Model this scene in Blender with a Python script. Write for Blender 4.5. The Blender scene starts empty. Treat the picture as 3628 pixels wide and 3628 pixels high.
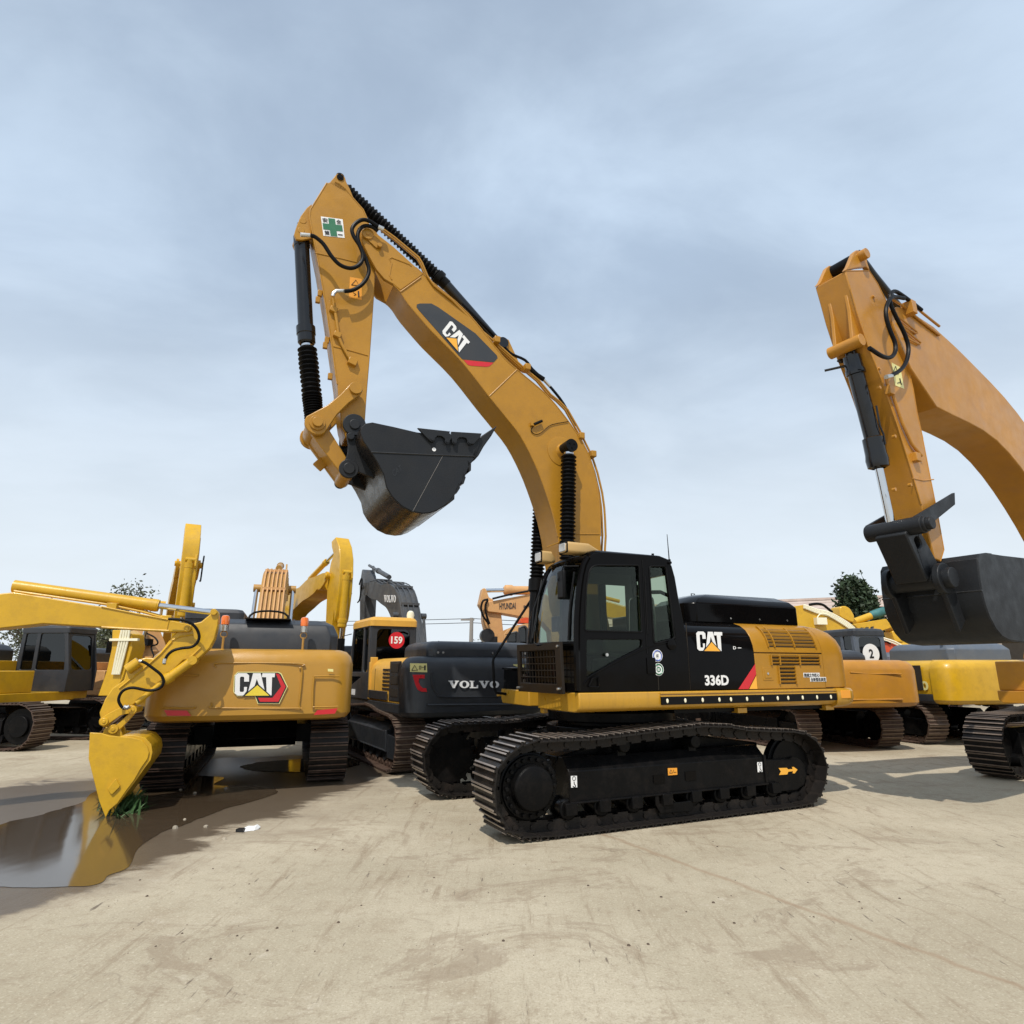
import bpy, bmesh, math, random
from mathutils import Vector, Matrix
random.seed(7)
sc = bpy.context.scene
col = sc.collection
R = math.radians
# ------------------------------------------------------------------ camera
F = 2216.0; CX = 1814.0; CAMH = 1.81; PITCH = 0.246     # focal length and centre in photograph pixels
cam = bpy.data.cameras.new("camera"); cam_o = bpy.data.objects.new("camera", cam); col.objects.link(cam_o)
cam.sensor_width = 36; cam.lens = 36 * F / 3628; cam.clip_end = 3000; cam.clip_start = 0.05
cam_o.location = (0, 0, CAMH); cam_o.rotation_euler = (R(90) + PITCH, 0, 0)
sc.camera = cam_o
# ------------------------------------------------------------------ light
SUN_DIR = Vector((0.17, 0.66, -1)).normalized()          # the way the sunlight travels
el = math.asin(-SUN_DIR.z); az = math.atan2(-SUN_DIR.x, -SUN_DIR.y)
sun = bpy.data.lights.new("sun", 'SUN'); sun.energy = 3.7; sun.angle = R(0.6); sun.color = (1.0, 0.945, 0.86)
sun_o = bpy.data.objects.new("sun", sun); col.objects.link(sun_o)
sun_o.rotation_euler = SUN_DIR.to_track_quat('-Z', 'Y').to_euler(); sun_o.location = (0, -20, 40)
w = bpy.data.worlds.new("World"); sc.world = w; w.use_nodes = True
nt = w.node_tree; nt.nodes.clear()
def N(t, **k):
    n = nt.nodes.new(t)
    for a, b in k.items(): setattr(n, a, b)
    return n
out = N('ShaderNodeOutputWorld'); bg = N('ShaderNodeBackground'); sky = N('ShaderNodeTexSky')
sky.sky_type = 'NISHITA'; sky.sun_disc = False; sky.sun_elevation = el; sky.sun_rotation = az
sky.air_density = 1.3; sky.dust_density = 2.2; sky.ozone_density = 1.0; sky.altitude = 0
bg.inputs['Strength'].default_value = 0.12
tc = N('ShaderNodeTexCoord'); sep = N('ShaderNodeSeparateXYZ'); nt.links.new(tc.outputs['Generated'], sep.inputs[0])
zz = N('ShaderNodeMath', operation='MAXIMUM'); zz.inputs[1].default_value = 0.0
nt.links.new(sep.outputs['Z'], zz.inputs[0])
za = N('ShaderNodeMath', operation='ADD'); za.inputs[1].default_value = 0.22; nt.links.new(zz.outputs[0], za.inputs[0])
dx = N('ShaderNodeMath', operation='DIVIDE'); dy = N('ShaderNodeMath', operation='DIVIDE')
nt.links.new(sep.outputs['X'], dx.inputs[0]); nt.links.new(za.outputs[0], dx.inputs[1])
nt.links.new(sep.outputs['Y'], dy.inputs[0]); nt.links.new(za.outputs[0], dy.inputs[1])
cmb = N('ShaderNodeCombineXYZ'); nt.links.new(dx.outputs[0], cmb.inputs[0]); nt.links.new(dy.outputs[0], cmb.inputs[1])
mp = N('ShaderNodeMapping'); mp.inputs['Rotation'].default_value = (0, 0, R(-28)); mp.inputs['Scale'].default_value = (1.1, 1.5, 1)
mp.inputs['Location'].default_value = (3.3, 1.1, 0)
nt.links.new(cmb.outputs[0], mp.inputs[0])
n1 = N('ShaderNodeTexNoise'); n1.inputs['Scale'].default_value = 1.5; n1.inputs['Detail'].default_value = 7; n1.inputs['Roughness'].default_value = 0.56
n1.inputs['Distortion'].default_value = 0.35
nt.links.new(mp.outputs[0], n1.inputs['Vector'])
r1 = N('ShaderNodeValToRGB'); r1.color_ramp.interpolation = 'EASE'
r1.color_ramp.elements[0].position = 0.33; r1.color_ramp.elements[0].color = (0.58, 0.58, 0.58, 1)
r1.color_ramp.elements[1].position = 0.70; r1.color_ramp.elements[1].color = (0.93, 0.93, 0.93, 1)
nt.links.new(n1.outputs['Fac'], r1.inputs[0])
n2 = N('ShaderNodeTexNoise'); n2.inputs['Scale'].default_value = 1.2; n2.inputs['Detail'].default_value = 5
nt.links.new(mp.outputs[0], n2.inputs['Vector'])
r2 = N('ShaderNodeMapRange'); r2.inputs[1].default_value = 0.3; r2.inputs[2].default_value = 0.7; r2.inputs[3].default_value = 0.86; r2.inputs[4].default_value = 1.08
nt.links.new(n2.outputs['Fac'], r2.inputs[0])
cc = N('ShaderNodeVectorMath', operation='SCALE'); cc.inputs[0].default_value = (5.3, 6.45, 7.85)
nt.links.new(r2.outputs[0], cc.inputs['Scale'])
mix = N('ShaderNodeMix', data_type='RGBA'); nt.links.new(r1.outputs[0], mix.inputs[0])
nt.links.new(sky.outputs[0], mix.inputs[6]); nt.links.new(cc.outputs[0], mix.inputs[7])
# thin bright haze low over the horizon
hz = N('ShaderNodeMapRange', interpolation_type='SMOOTHSTEP'); hz.inputs[1].default_value = 0.62; hz.inputs[2].default_value = -0.03
hz.inputs[3].default_value = 0.0; hz.inputs[4].default_value = 0.92
nt.links.new(sep.outputs['Z'], hz.inputs[0])
mix2 = N('ShaderNodeMix', data_type='RGBA'); nt.links.new(hz.outputs[0], mix2.inputs[0]); nt.links.new(mix.outputs[2], mix2.inputs[6])
mix2.inputs[7].default_value = (7.1, 7.7, 8.2, 1)
nt.links.new(mix2.outputs[2], bg.inputs[0]); nt.links.new(bg.outputs[0], out.inputs[0])
sc.view_settings.view_transform = 'Standard'; sc.view_settings.look = 'None'; sc.view_settings.gamma = 1; sc.view_settings.exposure = 0.0
sc.render.engine = 'CYCLES'

# ------------------------------------------------------------------ surveying: photograph pixel -> real point on a real plane
cpp, spp = math.cos(PITCH), math.sin(PITCH)
def ray(px, py):
    x = (px - CX) / F; up = -(py - CX) / F
    return x, cpp - up * spp, spp + up * cpp
class Frame:
    """a machine's own axes: u along it, v across it, z up"""
    def __init__(s, X, Y, deg): s.X, s.Y, s.a = X, Y, R(deg); s.c, s.s = math.cos(s.a), math.sin(s.a)
    def on(s, px, py, v):
        d = ray(px, py); nx, ny = -s.s, s.c
        t = (v + nx * s.X + ny * s.Y) / (nx * d[0] + ny * d[1])
        x, y = t * d[0], t * d[1]
        return ((x - s.X) * s.c + (y - s.Y) * s.s, CAMH + t * d[2])
    def P(s, crop, v, pts): return [s.on(crop[0] + x * crop[2], crop[1] + y * crop[2], v) for x, y in pts]
    def fr(s, px, py, u):
        d = ray(px, py); t = (u + s.c * s.X + s.s * s.Y) / (s.c * d[0] + s.s * d[1]); x, y = t * d[0], t * d[1]
        return (-(x - s.X) * s.s + (y - s.Y) * s.c, CAMH + t * d[2])
    def FR(s, crop, u, pts): return [(u,) + s.fr(crop[0] + x * crop[2], crop[1] + y * crop[2], u) for x, y in pts]
    def P3(s, crop, v, pts): return [(a[0], v, a[1]) for a in s.P(crop, v, pts)]
def ground(px, py, z=0.0):
    d = ray(px, py); t = (z - CAMH) / d[2]; return (t * d[0], t * d[1])
cA = (980, 560, .41408); cB = (980, 1260, .41408); cC = (1500, 1100, .41408); cE = (1800, 1850, .46584)
cF = (1800, 1900, .31056); cG = (2400, 1900, .46584); cK = (1640, 2480, .2588); c2 = (1160, 1850, .46584); cJ = (1600, 2050, .207)
c1 = (360, 1850, .46584); cH = (2500, 850, .41408); cI = (2500, 1500, .41408); cL = (360, 2050, .207); cN = (2880, 2000, .207)

# ------------------------------------------------------------------ materials
def paint(name, c, rough=0.4, metal=0.0, coat=0.0, var=0.12, grime=0.0, gcol=(0.09, 0.065, 0.04), gscale=3.0, bump=0.0, bscale=60, spec=0.5, streak=False, rvar=0.1):
    m = bpy.data.materials.new(name); m.use_nodes = True; t = m.node_tree; p = t.nodes['Principled BSDF']
    def n(k, **kw):
        q = t.nodes.new(k)
        for a, b in kw.items(): setattr(q, a, b)
        return q
    co = n('ShaderNodeTexCoord'); src = co.outputs['Object']
    a = n('ShaderNodeTexNoise'); a.inputs['Scale'].default_value = 1.7; a.inputs['Detail'].default_value = 6; a.inputs['Roughness'].default_value = 0.65
    t.links.new(src, a.inputs['Vector'])
    mr = n('ShaderNodeMapRange'); mr.inputs[1].default_value = .3; mr.inputs[2].default_value = .7; mr.inputs[3].default_value = 1 - var; mr.inputs[4].default_value = 1 + var
    t.links.new(a.outputs['Fac'], mr.inputs[0])
    sc_ = n('ShaderNodeVectorMath', operation='SCALE'); sc_.inputs[0].default_value = c; t.links.new(mr.outputs[0], sc_.inputs['Scale'])
    last = sc_.outputs[0]
    if grime > 0:
        g = n('ShaderNodeTexNoise'); g.inputs['Scale'].default_value = gscale; g.inputs['Detail'].default_value = 9; g.inputs['Roughness'].default_value = 0.72
        if streak:
            mpp = n('ShaderNodeMapping'); mpp.inputs['Scale'].default_value = (6, 6, 0.6); t.links.new(src, mpp.inputs[0]); t.links.new(mpp.outputs[0], g.inputs['Vector'])
        else: t.links.new(src, g.inputs['Vector'])
        gr = n('ShaderNodeMapRange'); gr.inputs[1].default_value = .48; gr.inputs[2].default_value = .74; gr.inputs[3].default_value = 0; gr.inputs[4].default_value = grime
        t.links.new(g.outputs['Fac'], gr.inputs[0])
        mx = n('ShaderNodeMix', data_type='RGBA'); t.links.new(gr.outputs[0], mx.inputs[0]); t.links.new(last, mx.inputs[6]); mx.inputs[7].default_value = (*gcol, 1)
        last = mx.outputs[2]
    t.links.new(last, p.inputs['Base Color'])
    rr = n('ShaderNodeMapRange'); rr.inputs[1].default_value = .3; rr.inputs[2].default_value = .7; rr.inputs[3].default_value = max(0.02, rough - rvar); rr.inputs[4].default_value = rough + rvar
    b2 = n('ShaderNodeTexNoise'); b2.inputs['Scale'].default_value = 5; b2.inputs['Detail'].default_value = 5; t.links.new(src, b2.inputs['Vector'])
    t.links.new(b2.outputs['Fac'], rr.inputs[0]); t.links.new(rr.outputs[0], p.inputs['Roughness'])
    p.inputs['Metallic'].default_value = metal; p.inputs['Coat Weight'].default_value = coat; p.inputs['Coat Roughness'].default_value = 0.12
    p.inputs['Specular IOR Level'].default_value = spec
    if bump > 0:
        nb = n('ShaderNodeTexNoise'); nb.inputs['Scale'].default_value = bscale; nb.inputs['Detail'].default_value = 4; t.links.new(src, nb.inputs['Vector'])
        bp = n('ShaderNodeBump'); bp.inputs['Strength'].default_value = bump; bp.inputs['Distance'].default_value = 0.01
        t.links.new(nb.outputs['Fac'], bp.inputs['Height']); t.links.new(bp.outputs[0], p.inputs['Normal'])
    return m
M = {}
M['cat'] = paint('ochre_yellow_paint', (0.405, 0.196, 0.016), 0.38, coat=0.08, spec=0.4, var=0.08, grime=0.40, gcol=(0.27, 0.135, 0.025), gscale=3.5, bump=0.12, bscale=45)
M['catdeck'] = paint('deck_yellow_paint', (0.52, 0.275, 0.022), 0.34, coat=0.3, var=0.06, grime=0.35, gcol=(0.22, 0.12, 0.03), gscale=4, streak=True)
M['oldyel'] = paint('weathered_ochre_paint', (0.40, 0.22, 0.05), 0.45, var=0.08, grime=0.25, gcol=(0.24, 0.14, 0.05), gscale=5, bump=0.2, bscale=50)
M['bright'] = paint('bright_yellow_paint', (0.60, 0.345, 0.012), 0.38, coat=0.15, var=0.10, grime=0.5, gcol=(0.36, 0.20, 0.02), gscale=5, bump=0.15, bscale=40)
M['farcat'] = paint('cat_rear_yellow', (0.43, 0.22, 0.022), 0.38, coat=0.15, var=0.05, grime=0.2, gcol=(0.28, 0.17, 0.05), gscale=3, bump=0.1)
M['orangeyel'] = paint('orange_yellow_paint', (0.46, 0.205, 0.018), 0.38, coat=0.08, var=0.12, grime=0.5, gcol=(0.35, 0.16, 0.05), gscale=3, bump=0.15)
M['orange'] = paint('orange_paint', (0.62, 0.24, 0.03), 0.4, var=0.1, grime=0.3)
M['peach'] = paint('faded_peach_paint', (0.60, 0.33, 0.13), 0.5, var=0.08, grime=0.5, gcol=(0.36, 0.18, 0.09), gscale=3)
M['redor'] = paint('red_orange_paint', (0.62, 0.075, 0.02), 0.45, var=0.1, grime=0.3)
M['black'] = paint('gloss_black_paint', (0.0035, 0.0033, 0.0035), 0.10, coat=0.0, var=0.2, grime=0.12, gcol=(0.016, 0.011, 0.008), gscale=2.0, rvar=0.05, spec=0.10)
M['frameblk'] = paint('undercarriage_black', (0.0045, 0.0045, 0.0048), 0.34, var=0.3, grime=0.5, gcol=(0.02, 0.016, 0.014), gscale=6, bump=0.2, rvar=0.12, spec=0.10)
M['bucket'] = paint('bucket_black_paint', (0.012, 0.0135, 0.016), 0.5, var=0.15, grime=0.3, gcol=(0.022, 0.02, 0.018), gscale=3, bump=0.2, rvar=0.1, spec=.3)
M['shell'] = paint('bucket_shell_worn', (0.010, 0.009, 0.008), 0.25, var=0.5, grime=0.5, gcol=(0.04, 0.022, 0.01), gscale=1.4, bump=0.15, spec=.35)
M['rubber'] = paint('black_rubber', (0.006, 0.006, 0.0065), 0.42, var=0.2, grime=0.25, gcol=(0.012, 0.012, 0.012), spec=0.12)
M['cyl'] = paint('black_cylinder_paint', (0.006, 0.0065, 0.008), 0.18, var=0.1, rvar=0.05, spec=.5)
M['volvo'] = paint('dark_grey_paint', (0.024, 0.027, 0.032), 0.42, var=0.08, grime=0.2, gcol=(0.07, 0.065, 0.055), gscale=2, bump=0.1)
M['volvoboom'] = paint('mid_grey_paint', (0.055, 0.060, 0.067), 0.45, var=0.12, grime=0.4, gcol=(0.16, 0.14, 0.11))
M['volvoyel'] = paint('warm_yellow_paint', (0.68, 0.37, 0.055), 0.4, var=0.08, grime=0.3, gcol=(0.35, 0.2, 0.06))
M['plastic'] = paint('grey_plastic_cover', (0.026, 0.029, 0.035), 0.45, var=0.1, grime=0.25, gcol=(0.09, 0.085, 0.075))
M['bluegrey'] = paint('blue_grey_cover', (0.09, 0.11, 0.14), 0.5, var=0.1, grime=0.25, gcol=(0.18, 0.17, 0.15))
M['shoe'] = paint('track_shoe_steel', (0.016, 0.014, 0.013), 0.40, metal=0.2, var=0.35, grime=0.6, gcol=(0.05, 0.036, 0.027), gscale=5, bump=0.3, spec=.2)
M['shoetip'] = paint('worn_grouser_steel', (0.30, 0.255, 0.22), 0.38, metal=0.55, var=0.35, grime=0.75, gcol=(0.14, 0.10, 0.075), gscale=7)
M['rust'] = paint('rusty_track_steel', (0.075, 0.045, 0.032), 0.6, metal=0.2, var=0.35, grime=0.7, gcol=(0.17, 0.12, 0.09), gscale=6, bump=0.3)
M['rusttip'] = paint('rusty_grouser_steel', (0.20, 0.15, 0.115), 0.5, metal=0.4, var=0.3, grime=0.6, gcol=(0.12, 0.075, 0.05), gscale=7)
M['chrome'] = paint('chrome_rod', (0.62, 0.64, 0.66), 0.12, metal=1.0, var=0.05, rvar=0.04)
M['steel'] = paint('bright_fitting_steel', (0.6, 0.6, 0.58), 0.3, metal=0.9, var=0.15)
M['white'] = paint('white_vinyl', (0.80, 0.80, 0.79), 0.4, var=0.03)
M['blackvin'] = paint('black_vinyl', (0.012, 0.013, 0.015), 0.42, var=0.05)
M['panel'] = paint('charcoal_vinyl', (0.030, 0.033, 0.038), 0.5, var=0.05)
M['logoyel'] = paint('amber_vinyl', (0.86, 0.42, 0.045), 0.4, var=0.03)
M['logoyel2'] = paint('lemon_vinyl', (0.78, 0.60, 0.05), 0.4, var=0.03)
M['red'] = paint('red_vinyl', (0.58, 0.018, 0.028), 0.35, var=0.04)
M['green'] = paint('green_vinyl', (0.02, 0.15, 0.07), 0.45, var=0.04)
M['label'] = paint('pale_yellow_label', (0.78, 0.72, 0.30), 0.45, var=0.05)
M['orlabel'] = paint('orange_label', (0.80, 0.33, 0.03), 0.45, var=0.05)
M['blue'] = paint('blue_vinyl', (0.08, 0.13, 0.42), 0.4, var=0.04)
M['tanlamp'] = paint('tan_lamp_housing', (0.50, 0.32, 0.12), 0.5, var=0.06)
M['lens'] = paint('lamp_lens', (0.45, 0.45, 0.44), 0.12, coat=1.0, var=0.2)
M['amber'] = paint('amber_lens', (0.80, 0.17, 0.015), 0.2, coat=0.8, var=0.1)
M['grille'] = paint('brown_black_steel', (0.013, 0.009, 0.006), 0.4, var=0.2, grime=0.4, gcol=(0.03, 0.018, 0.01), spec=.25)
M['seat'] = paint('dark_seat_cloth', (0.02, 0.024, 0.024), 0.6, var=0.3)
M['wrap'] = paint('crumpled_seat_wrap', (0.055, 0.075, 0.072), 0.14, coat=0.9, var=0.6, bump=1.0, bscale=9)
M['sill'] = paint('pale_reflector', (0.85, 0.80, 0.60), 0.3, var=0.05)
M['dark'] = paint('louvre_dark', (0.02, 0.014, 0.008), 0.7, var=0.2)
M['teal'] = paint('teal_tarp', (0.03, 0.13, 0.13), 0.7, var=0.5, grime=0.4, gcol=(0.12, 0.14, 0.12), bump=0.8, bscale=6)
M['wood'] = paint('concrete_pole', (0.24, 0.22, 0.20), 0.8, var=0.1)
M['bark'] = paint('bark', (0.09, 0.065, 0.045), 0.9, var=0.2, bump=0.5)
M['debris'] = paint('broken_concrete', (0.30, 0.26, 0.20), 0.9, var=0.3)
def glass(name, tint, gl=0.07):
    m = bpy.data.materials.new(name); m.use_nodes = True; t = m.node_tree; t.nodes.clear()
    o = t.nodes.new('ShaderNodeOutputMaterial'); tr = t.nodes.new('ShaderNodeBsdfTransparent'); g = t.nodes.new('ShaderNodeBsdfGlossy')
    tr.inputs[0].default_value = (*tint, 1); g.inputs['Roughness'].default_value = 0.015; g.inputs[0].default_value = (0.95, 0.97, 0.97, 1)
    fr = t.nodes.new('ShaderNodeFresnel'); fr.inputs[0].default_value = 1.5
    ad = t.nodes.new('ShaderNodeMath'); ad.operation = 'ADD'; ad.inputs[1].default_value = gl; sc2 = t.nodes.new('ShaderNodeMath'); sc2.operation = 'MULTIPLY'; sc2.inputs[1].default_value = 0.45; t.links.new(fr.outputs[0], sc2.inputs[0]); t.links.new(sc2.outputs[0], ad.inputs[0])
    mx = t.nodes.new('ShaderNodeMixShader'); t.links.new(ad.outputs[0], mx.inputs[0]); t.links.new(tr.outputs[0], mx.inputs[1]); t.links.new(g.outputs[0], mx.inputs[2])
    t.links.new(mx.outputs[0], o.inputs[0]); return m
M['glass'] = glass('tinted_cab_glass', (0.62, 0.68, 0.58), 0.0)
M['fglass'] = glass('front_cab_glass', (0.50, 0.58, 0.56), 0.07)
M['dglass'] = glass('dark_cab_glass', (0.10, 0.11, 0.11), 0.04)

# ------------------------------------------------------------------ mesh helpers
def basis(d):
    d = Vector(d).normalized(); a = Vector((0, 0, 1)) if abs(d.z) < 0.9 else Vector((1, 0, 0))
    x = d.cross(a).normalized(); return x, d.cross(x).normalized(), d
class MB:
    def __init__(s): s.v = []; s.f = []; s.m = []
    def add(s, vs, fs, mi=0):
        b = len(s.v); s.v += [tuple(p) for p in vs]; s.f += [[b + i for i in f] for f in fs]; s.m += [mi] * len(fs); return s
    def box(s, c, d, mi=0, rot=None, taper=None):
        hx, hy, hz = d[0] / 2, d[1] / 2, d[2] / 2
        vs = [Vector((x * hx, y * hy, z * hz)) for x in (-1, 1) for y in (-1, 1) for z in (-1, 1)]
        if rot is not None: vs = [rot @ p for p in vs]
        c = Vector(c); return s.add([p + c for p in vs], [(0, 1, 3, 2), (4, 6, 7, 5), (0, 4, 5, 1), (2, 3, 7, 6), (0, 2, 6, 4), (1, 5, 7, 3)], mi)
    def bb(s, x0, x1, y0, y1, z0, z1, mi=0): return s.box(((x0 + x1) / 2, (y0 + y1) / 2, (z0 + z1) / 2), (x1 - x0, y1 - y0, z1 - z0), mi)
    def prism(s, pts, v0, v1, mi=0):                     # outline in (u, z), thickness along v
        n = len(pts); a = [(p[0], v0, p[1]) for p in pts]; b = [(p[0], v1, p[1]) for p in pts]
        return s.add(a + b, [list(range(n)), list(range(2 * n - 1, n - 1, -1))] + [(i, n + i, n + (i + 1) % n, (i + 1) % n) for i in range(n)], mi)
    def slab(s, pts, vec, mi=0):                         # outline of 3-D points pushed along vec
        n = len(pts); vec = Vector(vec); a = [Vector(p) for p in pts]; b = [p + vec for p in a]
        return s.add(a + b, [list(range(n)), list(range(2 * n - 1, n - 1, -1))] + [(i, n + i, n + (i + 1) % n, (i + 1) % n) for i in range(n)], mi)
    def sect(s, pts, u0, u1, mi=0):                      # outline in (v, z), pushed along u
        return s.slab([(u0, p[0], p[1]) for p in pts], (u1 - u0, 0, 0), mi)
    def lathe(s, p0, p1, prof, n=20, mi=0):              # prof: (distance along, radius)
        x, y, d = basis(Vector(p1) - Vector(p0)); p0 = Vector(p0); vs = []; fs = []
        for t, r in prof:
            for i in range(n):
                a = 2 * math.pi * i / n; vs.append(p0 + d * t + (x * math.cos(a) + y * math.sin(a)) * r)
        k = len(prof)
        for j in range(k - 1):
            for i in range(n): fs.append((j * n + i, j * n + (i + 1) % n, (j + 1) * n + (i + 1) % n, (j + 1) * n + i))
        fs.append(list(range(n - 1, -1, -1))); fs.append([(k - 1) * n + i for i in range(n)])
        return s.add(vs, fs, mi)
    def cyl(s, p0, p1, r, r1=None, n=20, mi=0):
        L = (Vector(p1) - Vector(p0)).length; return s.lathe(p0, p1, [(0, r), (L, r if r1 is None else r1)], n, mi)
    def tube(s, pts, r, n=8, mi=0, smooth=0):
        pts = [Vector(p) for p in pts]
        if smooth: pts = crom(pts, smooth)
        k = len(pts); vs = []; fs = []; x = None
        for i, p in enumerate(pts):
            d = (pts[min(i + 1, k - 1)] - pts[max(i - 1, 0)])
            if d.length < 1e-7: d = Vector((0, 0, 1))
            d.normalize()
            if x is None: x, y, _ = basis(d)
            else:
                x = (x - d * x.dot(d))
                x = x.normalized() if x.length > 1e-6 else basis(d)[0]
                y = d.cross(x)
            for j in range(n):
                a = 2 * math.pi * j / n; vs.append(p + (x * math.cos(a) + y * math.sin(a)) * r)
        for i in range(k - 1):
            for j in range(n): fs.append((i * n + j, i * n + (j + 1) % n, (i + 1) * n + (j + 1) % n, (i + 1) * n + j))
        fs.append(list(range(n - 1, -1, -1))); fs.append([(k - 1) * n + j for j in range(n)])
        return s.add(vs, fs, mi)
    def loft(s, rings, mi=0, cap=True):
        n = len(rings[0]); vs = [p for r in rings for p in r]; fs = []
        for j in range(len(rings) - 1):
            for i in range(n): fs.append((j * n + i, j * n + (i + 1) % n, (j + 1) * n + (i + 1) % n, (j + 1) * n + i))
        if cap: fs.append(list(range(n - 1, -1, -1))); fs.append([(len(rings) - 1) * n + i for i in range(n)])
        return s.add(vs, fs, mi)
    def grid(s, rows, mi=0):
        n = len(rows[0]); vs = [p for r in rows for p in r]; fs = []
        for j in range(len(rows) - 1):
            for i in range(n - 1): fs.append((j * n + i, j * n + i + 1, (j + 1) * n + i + 1, (j + 1) * n + i))
        return s.add(vs, fs, mi)
    def build(s, name, mats, parent=None, bevel=0.0, rot=0.0, ang=32, seg=2):
        me = bpy.data.meshes.new(name)
        vs = s.v
        if rot: c_, s_ = math.cos(rot), math.sin(rot); vs = [(p[0] * c_ - p[1] * s_, p[0] * s_ + p[1] * c_, p[2]) for p in vs]
        me.from_pydata(vs, [], s.f)
        mats = mats if isinstance(mats, (list, tuple)) else [mats]
        for m in mats: me.materials.append(M[m] if isinstance(m, str) else m)
        me.polygons.foreach_set('material_index', s.m)
        bm = bmesh.new(); bm.from_mesh(me); bmesh.ops.recalc_face_normals(bm, faces=bm.faces); bm.to_mesh(me); bm.free()
        return finish(name, me, parent, bevel, ang, seg)
def finish(name, me, parent, bevel=0, ang=32, seg=2):
    me.polygons.foreach_set('use_smooth', [True] * len(me.polygons)); me.set_sharp_from_angle(angle=R(ang))
    o = bpy.data.objects.new(name, me); col.objects.link(o)
    if parent is not None: o.parent = parent
    if bevel > 0:
        b = o.modifiers.new('bevel', 'BEVEL'); b.width = bevel; b.segments = seg; b.limit_method = 'ANGLE'; b.angle_limit = R(32); b.harden_normals = False
    return o
def crom(p, n):
    q = [p[0] + (p[0] - p[1])] + list(p) + [p[-1] + (p[-1] - p[-2])]; o = []
    for i in range(1, len(q) - 2):
        a, b, c, d = q[i - 1:i + 3]
        for k in range(n):
            t = k / n; o.append(0.5 * ((2 * b) + (c - a) * t + (2 * a - 5 * b + 4 * c - d) * t * t + (3 * b - a - 3 * c + d) * t ** 3))
    o.append(p[-1]); return o
def crom2(pts, n): return [(a.x, a.y) for a in crom([Vector((p[0], p[1], 0)) for p in pts], n)]
def closed2(pts, n):
    k = len(pts); q = [Vector((*p, 0)) for p in pts]; o = []
    for i in range(k):
        a, b, c, d = q[i - 1], q[i], q[(i + 1) % k], q[(i + 2) % k]
        for j in range(n):
            t = j / n; r = 0.5 * ((2 * b) + (c - a) * t + (2 * a - 5 * b + 4 * c - d) * t * t + (3 * b - a - 3 * c + d) * t ** 3); o.append((r.x, r.y))
    return o
def rounded(pts, r, n=4):
    """round every corner of a 2-D outline; r may be a list"""
    k = len(pts); o = []
    for i in range(k):
        p = Vector(pts[i]); a = Vector(pts[i - 1]); b = Vector(pts[(i + 1) % k]); rr = r[i] if isinstance(r, (list, tuple)) else r
        da = a - p; db = b - p; rr = min(rr, da.length * .48, db.length * .48)
        if rr < 1e-4: o.append(tuple(p)); continue
        s0 = p + da.normalized() * rr; s1 = p + db.normalized() * rr
        for j in range(n + 1):
            t = j / n; q = s0 * (1 - t) ** 2 + p * 2 * t * (1 - t) + s1 * t * t; o.append((q.x, q.y))
    return o
def plate(name, outline, holes, v, th, mat, parent, bevel=0.0, ax='uz', mapf=None):
    """flat plate with real openings; outline and holes in (u, z), lying at v, thickness th"""
    cu = bpy.data.curves.new(name, 'CURVE'); cu.dimensions = '2D'; cu.fill_mode = 'BOTH'; cu.extrude = th / 2
    for L in [outline] + list(holes):
        sp = cu.splines.new('POLY'); sp.points.add(len(L) - 1); sp.use_cyclic_u = True
        for q, p in zip(sp.points, L): q.co = (p[0], p[1], 0, 1)
    tmp = bpy.data.objects.new(name, cu); col.objects.link(tmp)
    me = bpy.data.meshes.new_from_object(tmp); bpy.data.objects.remove(tmp); bpy.data.curves.remove(cu)
    f = mapf or (lambda a, b, c: (a, v + c, b))
    for q in me.vertices: q.co = f(q.co.x, q.co.y, q.co.z)
    me.materials.clear(); me.materials.append(M[mat])
    for p in me.polygons: p.material_index = 0
    bm = bmesh.new(); bm.from_mesh(me); bmesh.ops.remove_doubles(bm, verts=bm.verts, dist=1e-5); bmesh.ops.recalc_face_normals(bm, faces=bm.faces); bm.to_mesh(me); bm.free()
    return finish(name, me, parent, bevel)
def text_mesh(txt, bold=0.0, size=1.0):
    cu = bpy.data.curves.new('lettering', 'FONT'); cu.body = txt; cu.size = size; cu.fill_mode = 'BOTH'; cu.offset = bold; cu.extrude = 0.0015
    cu.resolution_u = 3
    tmp = bpy.data.objects.new('lettering', cu); col.objects.link(tmp)
    dg = bpy.context.evaluated_depsgraph_get(); dg.update()
    me = bpy.data.meshes.new_from_object(tmp.evaluated_get(dg)); bpy.data.objects.remove(tmp); bpy.data.curves.remove(cu)
    return me
def lettering(txt, o, xv, yv, mat, parent, bold=0.0, name='lettering'):
    """text filling the parallelogram with corner o and edge vectors xv, yv (local 3-D)"""
    me = text_mesh(txt, bold)
    if not len(me.vertices): return None
    xs = [q.co.x for q in me.vertices]; ys = [q.co.y for q in me.vertices]; x0, x1, y0, y1 = min(xs), max(xs), min(ys), max(ys)
    o = Vector(o); xv = Vector(xv); yv = Vector(yv); nn = xv.cross(yv).normalized()
    for q in me.vertices:
        q.co = o + xv * ((q.co.x - x0) / (x1 - x0)) + yv * ((q.co.y - y0) / (y1 - y0)) + nn * q.co.z
    me.materials.clear(); me.materials.append(M[mat])
    for p in me.polygons: p.material_index = 0
    return finish(name, me, parent)
def sticker(name, pts, mat, parent, n=None, th=0.003):
    """thin raised sticker; pts are 3-D outline points"""
    a = [Vector(p) for p in pts]; nn = Vector(n) if n is not None else (a[1] - a[0]).cross(a[2] - a[1]).normalized()
    return MB().slab(a, nn * th).build(name, mat, parent)
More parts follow.
